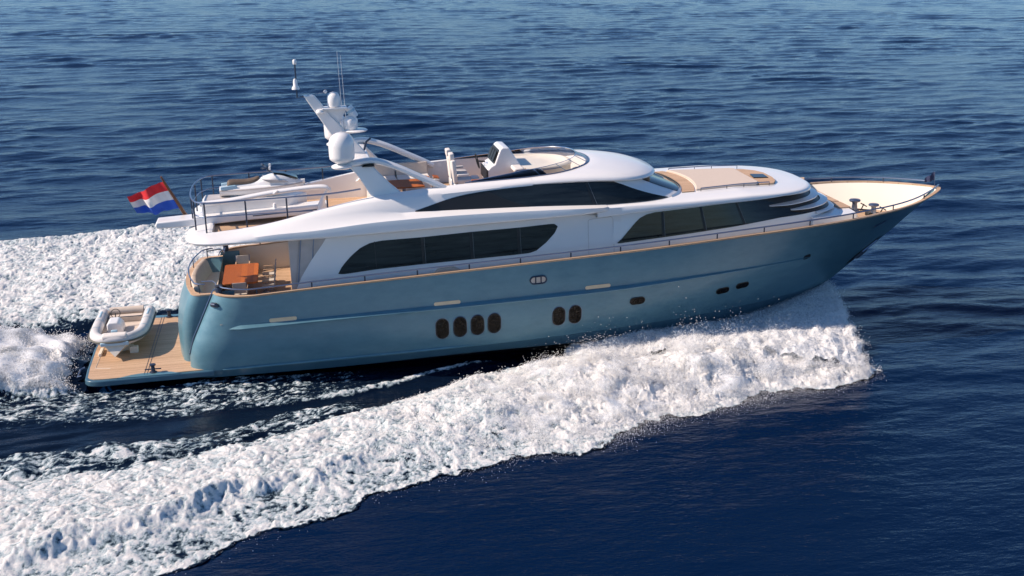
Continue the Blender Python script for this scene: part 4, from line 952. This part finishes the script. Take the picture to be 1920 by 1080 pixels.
for y_, s2 in ((1.75, 1), (.9, 1), (0, 1), (1.75, -1), (.9, -1), (0, -1)):
    G().lathe([(.217, -.02), (.22, 0), (.217, .02)], (1.05+s2*.87, y_, zc(y_)), 16, R=rotm('X', 90)).mk('tube_seam', 'pale_blue', tend)
G().box((.9, -1.02, 1.33), (1.12, -.9, 1.42)).mk('bow_cleat', 'pale_blue', tend, bevel=.02)
for s_ in (-.9, .9):
    G().tube([(1.05+s_*.97, 1.2, 1.24), (1.05+s_*.98, 1.9, 1.24)], .045, 8).mk('grab_patch', 'pale_blue', tend)
g = G(); g.box((.6, -.55, .45), (1.55, -.42, .66)); g.box((.55, 1.5, .45), (1.65, 1.68, .70)); g.box((.35, -1.0, .45), (.47, -.3, .56)); g.box((1.45, -.9, .45), (1.75, -.7, .70)); g.mk('chock', 'cream_gelcoat', tend, bevel=.02)
# foredeck gear
for (x, y, s) in ((30.68, .78, 1.0), (31.12, -.02, .92)):
    g = G(); g.lathe([(0, 0), (.2*s, 0), (.2*s, .06), (.13*s, .1), (.1*s, .36*s), (.12*s, .42*s), (.22*s, .45*s), (.24*s, .5*s), (.2*s, .54*s), (0, .56*s)], (x, y, 3.47), 18); cp = g.mk('anchor_capstan', 'steel', yacht, ang=45)
    G().box((x-.3, y-.16, 3.46), (x-.1, y+.16, 3.62)).mk('windlass_motor', 'black', cp, bevel=.03)
    G().tube([(x+.12, y, 3.58), (x+.5, y-.08, 3.54), (x+.9, y-.1, 3.50)], .03, 6).mk('anchor_chain', 'dark_steel', cp)
    G().tube([(x+.30, y+.02, 3.50), (x+.42, y, 3.78)], .025, 6).mk('brake_lever', 'black', cp); G().tube([(x+.28, y+.02, 3.82), (x+.55, y-.02, 3.66)], .025, 6).mk('brake_bar', 'black', cp)
anc = thing('anchor', (30.9, -.25, 2.4), 'dark stockless anchor stowed in its pocket at the stem', 'anchor')
Pk = [(31.42, 2.66), (31.05, 2.58), (30.2, 1.86), (29.95, 1.52), (30.25, 1.6), (30.75, 1.98), (31.25, 2.42)]
for s_ in (-1, 1):
    G().prism(Pk, [s_*(hull_y(x, z)+.012) for x, z in Pk], [s_*max(0, hull_y(x, z)-.05) for x, z in Pk]).mk('anchor_pocket', 'black', yacht)
g = G(); hy = lambda x, z: -(hull_y(x, z)+.05)
g.tube([(31.2, hy(31.2, 2.5), 2.50), (30.6, hy(30.6, 2.05), 2.05)], .05, 8); g.mk('shank', 'steel', anc)
g = G(); g.prism([(30.66, 2.22), (30.35, 2.12), (30.5, 2.0), (30.2, 1.78), (30.42, 1.76), (30.7, 1.98), (30.82, 2.1)], [hy(30.5, 2)+.0]*7, [hy(30.5, 2)+.09]*7); g.mk('fluke', 'dark_steel', anc, bevel=.015)
# ------------------------------------------------------------------ WATER (world frame, rest level z = 0)
def hash2(ix, iy, seed):
    h = (ix.astype(np.int64)*374761393+iy.astype(np.int64)*668265263+seed*1442695041) & 0xffffffff
    h = ((h ^ (h >> 13))*1274126177) & 0xffffffff
    return ((h ^ (h >> 16)) & 0xffff)/65535.0*2*np.pi
def perlin(x, y, seed=0):
    x0, y0 = np.floor(x), np.floor(y); fx, fy = x-x0, y-y0; u, v = fx*fx*fx*(fx*(fx*6-15)+10), fy*fy*fy*(fy*(fy*6-15)+10)
    def gr(i, j):
        a = hash2(x0+i, y0+j, seed); return np.cos(a)*(fx-i)+np.sin(a)*(fy-j)
    return ((gr(0, 0)*(1-u)+gr(1, 0)*u)*(1-v)+(gr(0, 1)*(1-u)+gr(1, 1)*u)*v)*1.5
def fbm(x, y, f, octv, seed, gain=.5, billow=False):
    o = 0; a = 1; tot = 0
    for k in range(octv):
        n = perlin(x*f, y*f, seed+k*17); o = o+a*((1-np.abs(n)*2.0) if billow else n); tot += a; a *= gain; f *= 2.03
    return o/tot
def sst(a, b, x): t = np.clip((x-a)/(b-a), 0, 1); return t*t*(3-2*t)
WAV = []
wr = np.random.default_rng(11)
for k in range(80):
    lam = .6*(6.5/.6)**wr.random(); th_ = math.radians(95)+wr.normal(0, .34); A = .0050*lam**.80*wr.uniform(.5, 1.3)
    if lam < 2.2: A *= .75
    WAV.append((2*math.pi/lam*math.cos(th_), 2*math.pi/lam*math.sin(th_), wr.random()*6.28, A))
def sea(x, y):
    h = 0; g_ = .55+.9*np.clip(perlin(x/23+3, y/17, 5)+.5, 0, 1)
    wx = x+1.2*perlin(x/7, y/6, 91); wy_ = y+1.0*perlin(x/8+9, y/5, 92)
    for kx, ky, p, A in WAV:
        s = np.sin(kx*wx+ky*wy_+p); h = h+A*(s+.25*s*s)
    calm = 1-.70*sst(-9, -16, y)*sst(2, 12, x)
    return h*g_*.8*calm
fr = spline([(-40, -44), (-20, -31), (-6, -22.3), (0, -18.6), (3.9, -16.3), (5.4, -15.25), (7.3, -14.3), (9.7, -13.0), (11.9, -12.1), (13.2, -11.6), (16.2, -10.85), (17.6, -10.5), (20, -9.2), (22.3, -8.5), (23.8, -7.95), (25.4, -7.7), (27.2, -7.15), (28.0, -6.6)], 300)
inn = spline([(-40, -9.4), (-6, -10.6), (-1.6, -10.2), (1.9, -9.8), (4.8, -9.1), (6.4, -8.4), (9.0, -7.2), (10.6, -6.4), (13.7, -4.6), (16.5, -3.5), (19, -3.5), (21.5, -3.9), (25, -4.5), (27, -5.6), (28.0, -6.3)], 300)
stk = spline([(-40, -6.3), (-2, -6.1), (4.65, -5.75), (8.2, -5.1), (10.7, -4.35), (13.9, -2.96), (16.4, -2.05), (18, -1.8)], 200)
pf = spline([(-40, 12), (-20, 14.6), (-7, 16.8), (-2.5, 18.0), (1.65, 19.3), (5.25, 20.1), (10, 18), (18, 13), (26, 8), (28.3, 6)], 300)
def I(c, x): return np.interp(x, c[:, 0], c[:, 1])
def wake(x, y):
    """returns macro height, foam density, roughness scale of the foam relief"""
    wob = .62*perlin(x/3.1, y/4.1, 31)+.36*perlin(x/1.1, y/1.1, 32)+.20*perlin(x/.4, y/.4, 34)+.10*perlin(x/.15, y/.15, 35)
    F, N = I(fr, x), I(inn, x)
    q = (N-y+wob*.8)/(N-F)
    qq = q+.0
    infoam = sst(-.04, .05, q)*sst(1.0, .985, (y*0+q)+wob*.05)*(x < 28.3)
    crest = np.interp(x, [-10, 0, 6, 12, 17, 21, 25, 27.3, 28.2], [.16, .22, .30, .42, .62, .78, .62, .22, .04])
    prof = sst(-.15, .30, qq)*sst(1.03, .45, qq)
    lump = np.clip(.5+1.0*fbm(x, y, .42, 3, 77), .1, 1.6)
    h = crest*prof*(.45+.75*lump)*(q < 1.2)
    ridge = np.exp(-((qq-.60)/.07)**2)*.34*sst(16, 9, x); h = h+ridge*infoam*(.7+.8*perlin(x/3, y/3, 66))
    wx1 = x+.3*perlin(x*1.3, y*1.3, 61); wy1 = y+.3*perlin(x*1.3+9, y*1.3, 62)
    web = fbm(wx1, wy1, 1.3, 4, 41, .6, True)                         # ridges that make lace
    fine = fbm(wx1*.8, wy1*1.2, 3.6, 3, 44, .7, True)
    lace = .55*web+.45*fine; l2 = fbm(x*.22, (wy1-I(stk, x))*2.2, 2.4, 4, 48, .66, True)
    dens = infoam*(1.0-.30*sst(.60, .76, qq)*sst(20, 12, x)+.35*np.exp(-((q-.965)/.022)**2)*sst(20, 14, x)-.50*sst(.17, .0, qq)*sst(20, 12, x))
    dens = dens+infoam*(.14*perlin(x/5+.3*y, y/.9+x*.38, 71)-.06)*sst(24, 14, x)
    # trough beside the hull, its rough wash and the streak
    S = I(stk, x)
    tr = sst(N-.6, N+.3, y)*sst(-2.2, -3.0, y)*sst(19.5, 15, x)
    h = h-.22*tr; dens = np.maximum(dens, .035*tr*(y < -2.2))
    side = sst(S-.1, S+.4, y+wob*.3)*sst(-2.6, -3.1, y)*sst(14, 6, x)
    lt = np.maximum(side, 0)*(1-infoam); dens = np.maximum(dens, side*.36*(1-infoam)); h = h+side*(.05+.10*np.abs(perlin(x/.9, y/.35, 50)))
    strk = np.exp(-((y-S-.05+wob*.22)/np.interp(x, [-5, 6, 12, 18], [.5, .3, .2, .15]))**2)*sst(17.5, 15.5, x); h = h+.12*strk
    dens = np.maximum(dens, strk*np.interp(x, [-5, 4, 10, 14], [.20, .34, .52, .60]))
    lw = sst(N-.3, N+.2, y)*sst(N+2.0, N+1.1, y+wob*.5)*sst(11, 8, x); dens = np.maximum(dens, lw*.43)
    h = h+lw*(.18+.22*np.abs(perlin(x/1.3, y/.9, 52)))
    # port wake
    PF = I(pf, x); pn = np.where(x < 3.4, 3.4+.15*np.clip(x+3, -3, 6), 3.2)
    p = sst(pn-.7, pn+.5, y+wob*.6)*sst(PF+.12, PF-.12, y+wob*.7)
    ph = (.25+.30*lump)*sst(pn-1.2, pn+1, y)*sst(PF+.4, PF-2.2, y)*sst(29, 26, x)
    rim_ = .38*np.exp(-((y-PF+.7)/.55)**2)
    h = h+(ph+rim_)*(y > 1.2)*sst(29, 26, x)
    dens = np.maximum(dens, p*(.95+.26*perlin(x/3.2, y/1.5+x*.1, 73)-.22*sst(PF-2.8, PF-.2, y)-.28*sst(5.2, 3.4, y)+.3*np.exp(-((y-PF+.12)/.12)**2))*(x < 28))
    # white water thrown up behind the platform
    rx = sst(.0, -1.1, x+.3*perlin(y/.7, x/.7, 58)); ry = sst(-3.7, -2.7, y+wob)*sst(1.9, 1.2, y+wob)
    rst = rx*ry; h = h+rst*(.30+.50*lump)*np.interp(x, [-8, -3, 0], [.9, 1, .4]); dens = np.maximum(dens, rst*.98)
    gap = np.exp(-((y-2.15)/.55)**2)*sst(.8, -.2, x); h = h-.15*gap
    mixl = np.clip(sst(.5, .36, dens), 0, 1); lace = lace*(1-mixl)+l2*mixl
    return h, dens, lace, infoam, q, rst, p
# --- the sea: one sheet to the horizon, finer close in
def axis_(segs):
    out = [segs[0][0]]
    for a, b, d0, d1 in segs:
        x = a; 
        while x < b-1e-6:
            t = (x-a)/(b-a); x += d0*(d1/d0)**t; out.append(min(x, b))
    return np.unique(np.array(out))
xs_ = axis_([(-1500, -250, 200, 40), (-250, -60, 20, 1.2), (-60, -14, .9, .32), (-14, 50, .30, .30), (50, 130, .4, 1.2), (130, 300, 1.5, 10), (300, 1500, 15, 200)])
ys_ = axis_([(-200, -44, 60, 3), (-44, -24, 2, .25), (-24, 30, .17, .2), (30, 90, .2, .45), (90, 260, .5, 2.2), (260, 600, 3, 20), (600, 3000, 30, 400)])
X, Yy = np.meshgrid(xs_, ys_, indexing='ij')
Hs = sea(X, Yy); near = ((X > -45) & (X < 31) & (Yy > -46) & (Yy < 23))
dz = np.zeros_like(Hs); hw_, dn_, *_r = wake(X, Yy); dz = np.where(near, hw_, 0)
low = np.where(near & (X > -10), np.clip(dn_*3, 0, 1)*.07, 0)
far = np.clip(1-(np.hypot(X, Yy)-700)/600, 0, 1)
Z = (Hs*(1-.35*np.clip(dn_*near, 0, 1)))*far+dz-low
# keep the sea out of the hull: a smooth hollow where the boat sits
inside = (np.abs(Yy) < np.where(X < 4, 3.45, 2.85)) & (X > -.15) & (X < 25); Z = np.where(inside, np.minimum(Z-.45, -.12), Z)
def fastmesh(name, P, nx, ny, mat, keep=None, attrs=None, kind=None):
    P = P.reshape(-1, 3); idx_ = np.arange(nx*ny).reshape(nx, ny)
    q = np.stack([idx_[:-1, :-1], idx_[1:, :-1], idx_[1:, 1:], idx_[:-1, 1:]], -1).reshape(-1, 4)
    if keep is not None:
        q = q[keep.reshape(-1)]; used = np.unique(q); re_ = np.full(nx*ny, -1); re_[used] = np.arange(len(used)); q = re_[q]; P = P[used]
        if attrs: attrs = {k: v.reshape(-1)[used] for k, v in attrs.items()}
    me = bpy.data.meshes.new(name); nf = len(q)
    me.vertices.add(len(P)); me.vertices.foreach_set('co', P.astype(np.float32).ravel())
    me.loops.add(nf*4); me.loops.foreach_set('vertex_index', q.astype(np.int32).ravel())
    me.polygons.add(nf); me.polygons.foreach_set('loop_start', (np.arange(nf)*4).astype(np.int32)); me.polygons.foreach_set('loop_total', np.full(nf, 4, np.int32))
    me.update(calc_edges=True); me.polygons.foreach_set('use_smooth', np.ones(nf, bool))
    for k, v in (attrs or {}).items():
        a = me.attributes.new(k, 'FLOAT', 'POINT'); a.data.foreach_set('value', v.astype(np.float32).ravel())
    me.materials.append(mat); me.validate()
    o = bpy.data.objects.new(name, me); COL.objects.link(o)
    if kind: o['kind'] = kind
    return o
def water_mat(name, foam):
    t = NT(name); m1 = t.mapping((.55, 1.25, 1)); m0 = t.mapping()
    n1 = t.noise(m1, 1.6, 5, .62); n2 = t.noise(m1, 7, 4, .6)
    b1 = t.bump(n1, .6, .11); b2 = t.bump(n2, .3, .022, b1)
    t.setp(**{'Base Color': WATER_COL, 'Roughness': .11, 'IOR': 1.333, 'Specular IOR Level': .26, 'Normal': b2})
    if not foam: return t.m
    t.setp(**{'Base Color': (.0028, .0082, .022), 'Roughness': .16})
    at = t.n('ShaderNodeAttribute'); at.attribute_name = 'foam'; f = at.outputs['Fac']
    nf = t.noise(m0, 9, 6, .7); nf2 = t.noise(m0, 30, 3, .7)
    k = t.math('ADD', f, t.math('MULTIPLY', t.math('SUBTRACT', t.math('ADD', t.math('MULTIPLY', nf, .6), t.math('MULTIPLY', nf2, .4)), .5), 1.4))
    fac = t.mr(k, .26, .62, 0, 1)
    fo = t.n('ShaderNodeBsdfPrincipled'); fo.inputs['Roughness'].default_value = .8
    # thin foam is greener, thick foam is white
    c = t.ramp(k, [(.30, (.10, .20, .25)), (.62, (.46, .56, .60)), (.80, (.72, .745, .75)), (1.0, (.84, .83, .81))]); t.l(c, fo.inputs['Base Color'])
    fb = t.bump(t.noise(m0, 14, 6, .75), .9, .06); fb2 = t.bump(t.noise(m0, 48, 3, .7), .6, .02, fb); t.l(fb2, fo.inputs['Normal'])
    mx = t.n('ShaderNodeMixShader'); t.l(fac, mx.inputs[0]); t.l(t.b.outputs[0], mx.inputs[1]); t.l(fo.outputs[0], mx.inputs[2]); t.l(mx.outputs[0], t.out.inputs[0])
    return t.m
WATER_COL = (.0005, .0086, .036)
wm, wf = water_mat('sea_water', False), water_mat('foaming_water', True)
nx, ny = X.shape
fastmesh('sea', np.stack([X, Yy, Z], -1), nx, ny, wm, kind='structure')
# --- the wake: fine relief of broken water laid over the sea where it is churned
xw = np.arange(-9.5, 28.6, .042); yw = np.r_[np.arange(-22.5, -1.8, .055), np.arange(-1.8, 3, .06), np.arange(3, 20.9, .09)]
X, Yy = np.meshgrid(xw, yw, indexing='ij'); h, dens, lace, inf, q, rst, pp = wake(X, Yy)
thin = sst(.5, .3, dens)
foam = sst(.0, 1.0, dens*1.25+(lace-.45)*(1.35*np.clip(1.2-dens*.75, .3, 1))*(1-.45*thin))*np.clip(dens*4, 0, 1)
wx_ = X+.22*perlin(X*1.6, Yy*1.6, 9); wy2 = Yy+.22*perlin(X*1.6+5, Yy*1.6, 10)
bil = 1-fbm(wx_, wy2, 1.7, 6, 120, .72, True); bil2 = fbm(wx_, wy2, 5.5, 3, 150, .75)
amp = .022+.035*np.clip(dens, 0, 1)+.085*sst(10, 22, X)*inf*sst(1.05, .7, q)+.10*rst+.012*pp
rel = (bil-.5)*amp*1.9+bil2*amp*.85
Z = sea(X, Yy)*(1-.35*np.clip(dens, 0, 1))+h+rel*np.clip(foam*1.6, .0, 1)+.012+np.clip(dens*3, 0, 1)*thin*(.045*np.abs(perlin(X/1.1, (Yy-I(stk, X))/.16, 300))+.015*perlin(X/.2, Yy/.09, 301))
inside = (np.abs(Yy) < np.where(X < 4, 3.4, 2.9)) & (X > .10) & (X < 25)
mask = (dens > .008) & ~inside
keep = (mask[:-1, :-1] | mask[1:, 1:] | mask[1:, :-1] | mask[:-1, 1:])
nx, ny = X.shape
wk = fastmesh('wake_foam', np.stack([X, Yy, Z], -1), nx, ny, wf, keep=keep, attrs={'foam': foam*(.79+.27*inf*sst(13, 20, X)*sst(1.0, .8, q)*sst(.05, .2, q))+.75*np.clip(bil-.55, -.3, .3)*np.clip(foam*2, .2, 1)+.48*np.clip(bil2, -.5, .5)*np.clip(foam*2, 0, 1)}, kind='stuff')
wk['label'] = 'white churned foam and lacy wake spreading from the hull'; wk['category'] = 'foam'
# --- spray thrown from the bow
t = NT('spray_sheet'); at = t.n('ShaderNodeAttribute'); at.attribute_name = 'foam'
nz = t.noise(t.mapping((1, .5, .5)), 16, 5, .8); nz2 = t.noise(t.mapping((1.0, 1, 1)), 60, 2, .8)
k = t.math('ADD', at.outputs['Fac'], t.math('MULTIPLY', t.math('SUBTRACT', t.math('ADD', t.math('MULTIPLY', nz, .45), t.math('MULTIPLY', nz2, .55)), .5), 2.2))
fac = t.mr(k, .35, .75, 0, .96); tr = t.n('ShaderNodeBsdfTransparent'); mx = t.n('ShaderNodeMixShader')
df = t.n('ShaderNodeBsdfDiffuse'); df.inputs[0].default_value = (.93, .95, .97, 1); tl = t.n('ShaderNodeBsdfTranslucent'); tl.inputs[0].default_value = (.75, .82, .88, 1)
m2 = t.n('ShaderNodeMixShader'); m2.inputs[0].default_value = .25; t.l(df.outputs[0], m2.inputs[1]); t.l(tl.outputs[0], m2.inputs[2])
t.l(fac, mx.inputs[0]); t.l(tr.outputs[0], mx.inputs[1]); t.l(m2.outputs[0], mx.inputs[2]); t.l(mx.outputs[0], t.out.inputs[0]); M['spray_sheet'] = t.m
def toW(p): v = BOAT @ Vector(p); return (v.x, v.y, v.z)
Ak = [(29.35, .86), (28.6, .62), (27.4, .42), (26.0, .22), (24.5, .12), (22.8, .20), (21.3, .25), (20.2, .22), (19.1, .05), (18.0, -.3)]
A_ = spline([toW((x, -(hull_y(x, z)-.02), z)) for x, z in Ak], 240)
B_ = spline([(28.15, -5.85, .0), (27.75, -6.3, .1), (27.0, -6.4, .35), (25.8, -6.1, .6), (24.6, -5.6, .7), (23.0, -5.2, .75), (21.3, -4.9, .70), (19.6, -4.5, .5), (18.2, -4.0, .45), (17.2, -3.7, .2)], 240)
v = np.linspace(0, 1, 110)[None, :, None]; S_ = A_[:, None]*(1-v)+B_[:, None]*v
uu = np.linspace(0, 1, 240)[:, None]; vv = v[..., 0]
S_[..., 2] += (.38*np.exp(-uu*2.2)+.10)*4*vv*(1-vv)*.55
nn = fbm(S_[..., 0]*1, S_[..., 1]*.6+S_[..., 2], 2.2, 5, 200, .6); S_[..., 2] += nn*.34*(vv+.15); S_[..., 0] += fbm(S_[..., 1], S_[..., 2]+7, 2.2, 4, 210, .6)*.40*(vv+.1)*np.exp(-uu*2)
S_[..., 2] += .10*np.clip(perlin(S_[..., 0]*.9, S_[..., 1]*.9, 222), -1, 1)*4*vv*(1-vv)
dn = .60+.25*(vv-.3)-.22*sst(.03, 0, uu)-.20*sst(.06, 0, vv)+.12*np.exp(-((uu-.08)/.1)**2)-.12*sst(.35, .75, uu)+0*vv
sp = fastmesh('bow_spray_sheet', S_, 240, 110, M['spray_sheet'], attrs={'foam': dn+.06+0*S_[..., 0]}, kind='stuff'); sp['label'] = 'fine misty sheet of spray peeling off the bow'; sp['category'] = 'spray'
# --- loose droplets
def droplets(name, P, s, label):
    n = len(P); T = np.array([(0, 0, 1), (.94, 0, -.33), (-.47, .82, -.33), (-.47, -.82, -.33)])
    a = rng.random(n)*6.28; ca, sa = np.cos(a), np.sin(a); V = np.empty((n, 4, 3))
    V[..., 0] = T[:, 0]*ca[:, None]-T[:, 1]*sa[:, None]; V[..., 1] = T[:, 0]*sa[:, None]+T[:, 1]*ca[:, None]; V[..., 2] = T[:, 2]
    V = V*s[:, None, None]+P[:, None]; b = np.arange(n)[:, None]*4
    tri = (b[:, :, None]+np.array([(0, 1, 2), (0, 2, 3), (0, 3, 1), (1, 3, 2)])[None]).reshape(-1)
    me = bpy.data.meshes.new(name); me.vertices.add(n*4); me.vertices.foreach_set('co', V.astype(np.float32).ravel()); nf = n*4
    me.loops.add(nf*3); me.loops.foreach_set('vertex_index', tri.astype(np.int32)); me.polygons.add(nf)
    me.polygons.foreach_set('loop_start', (np.arange(nf)*3).astype(np.int32)); me.polygons.foreach_set('loop_total', np.full(nf, 3, np.int32)); me.update(calc_edges=True)
    me.materials.append(M['droplet']); me.polygons.foreach_set('use_smooth', np.ones(nf, bool)); o = bpy.data.objects.new(name, me); COL.objects.link(o); o['kind'] = 'stuff'; o['label'] = label; o['category'] = 'spray'
    return o
t = NT('droplet'); t.setp(**{'Base Color': (.95, .95, .95), 'Roughness': .6}); M['droplet'] = t.m
def samp(n, xr, yr): return rng.uniform(*xr, n), rng.uniform(*yr, n)
Pd = []; Sz = []
x, y = samp(620000, (9, 28.3), (-11.5, -3)); h, d_, lc, inf_, q_, r_, p_ = wake(x, y); cl_ = sst(-.15, .35, perlin(x/.9, y/.7, 400)+.6*perlin(x/.3, y/.3, 401))
ok = (rng.random(len(x)) < inf_*sst(8, 20, x)*sst(1.02, .80, q_)*sst(.04, .2, q_)*(.12+.88*cl_))
up = rng.exponential(1, len(x))*(.03+.22*cl_*sst(12, 22, x)*sst(1.0, .5, q_))
Pd.append(np.stack([x, y, h+sea(x, y)*.65+.02+up], -1)[ok]); Sz.append((rng.uniform(.008, .020, len(x)))[ok])
x = rng.uniform(2, 28.2, 60000); y = I(fr, x)+np.abs(rng.normal(0, 1, 60000))*-.0+rng.normal(.30, .42, 60000); z = sea(x, y)+rng.exponential(.05, 60000)*sst(4, 20, x)+.02
ok = rng.random(60000) < .04+.45*sst(10, 22, x); Pd.append(np.stack([x, y, z], -1)[ok]); Sz.append(rng.uniform(.005, .013, 60000)[ok])
x, y = samp(60000, (-7, .2), (-3.3, 1.7)); h, d_, lc, inf_, q_, r_, p_ = wake(x, y); ok = rng.random(60000) < r_*.8
Pd.append(np.stack([x, y, h+.03+rng.exponential(.10, 60000)], -1)[ok]); Sz.append(rng.uniform(.012, .026, 60000)[ok])
Pd = np.concatenate(Pd); Sz = np.concatenate(Sz); droplets('spray_droplets', Pd, Sz, 'loose white droplets flying above the wake')
i = rng.integers(0, 240, 90000); j = (rng.random(90000)**.8*109).astype(int); p = S_[i, j]+rng.normal(0, 1, (90000, 3))*np.array([.05, .05, .05])
edge = rng.random(90000) < .12; p[edge] += np.abs(rng.normal(0, .16, (90000, 1)))[edge]*np.array([.9, -.35, -.1])*(i[edge][:, None] < 12)
droplets('bow_spray_droplets', p, rng.uniform(.007, .018, 90000), 'cloud of fine droplets in the bow spray')
# thin veils of mist standing over the breaking crest and the stern plume
xm = np.arange(9, 28.2, .12); vm = np.linspace(0, 1, 60)
for lift, sd_, dens0 in ((.12, 500, .30), (.26, 520, .20)):
    Xm = xm[:, None]+0*vm; F_, N_ = I(fr, Xm), I(inn, Xm); Ym = N_+.2+(F_-N_-.45)*vm
    hm, *_q = wake(Xm, Ym); e = (sst(0, .18, vm)*sst(1, .80, vm))[None]*sst(9, 15, Xm)*sst(28.2, 27.2, Xm); A_s = np.interp(Xm, [9, 18, 24, 28.2], [.4, 1, 1, .5])
    Zm = hm+sea(Xm, Ym)*.65+lift*A_s*e*(1+.9*perlin(Xm/.8, Ym/.8, sd_))+.0
    o = fastmesh('spray_mist', np.stack([Xm, Ym, Zm], -1), len(xm), 60, M['spray_sheet'], attrs={'foam': -.25+(dens0+.25+.55*perlin(Xm/.9, Ym/.7, sd_+3))*e}, kind='stuff'); o['label'] = 'thin veil of mist over the breaking bow wave'; o['category'] = 'spray'
xm = np.arange(-7, .1, .1); ym = np.linspace(-3.4, 2.0, 60); Xm, Ym = np.meshgrid(xm, ym, indexing='ij'); hm, *_q = wake(Xm, Ym); e = _q[4]
o = fastmesh('stern_mist', np.stack([Xm, Ym, hm+.03+.28*e*(1+.8*perlin(Xm/.8, Ym/.8, 540))], -1), len(xm), 60, M['spray_sheet'], attrs={'foam': -.25+(.95+.5*perlin(Xm/.9, Ym/.9, 541))*e}, kind='stuff'); o['label'] = 'misty plume of white water behind the swim platform'; o['category'] = 'spray'
# ------------------------------------------------------------------ set the yacht and everything aboard on the water, bow-up
for o in FLOAT:
    o.matrix_basis = BOAT @ o.matrix_basis
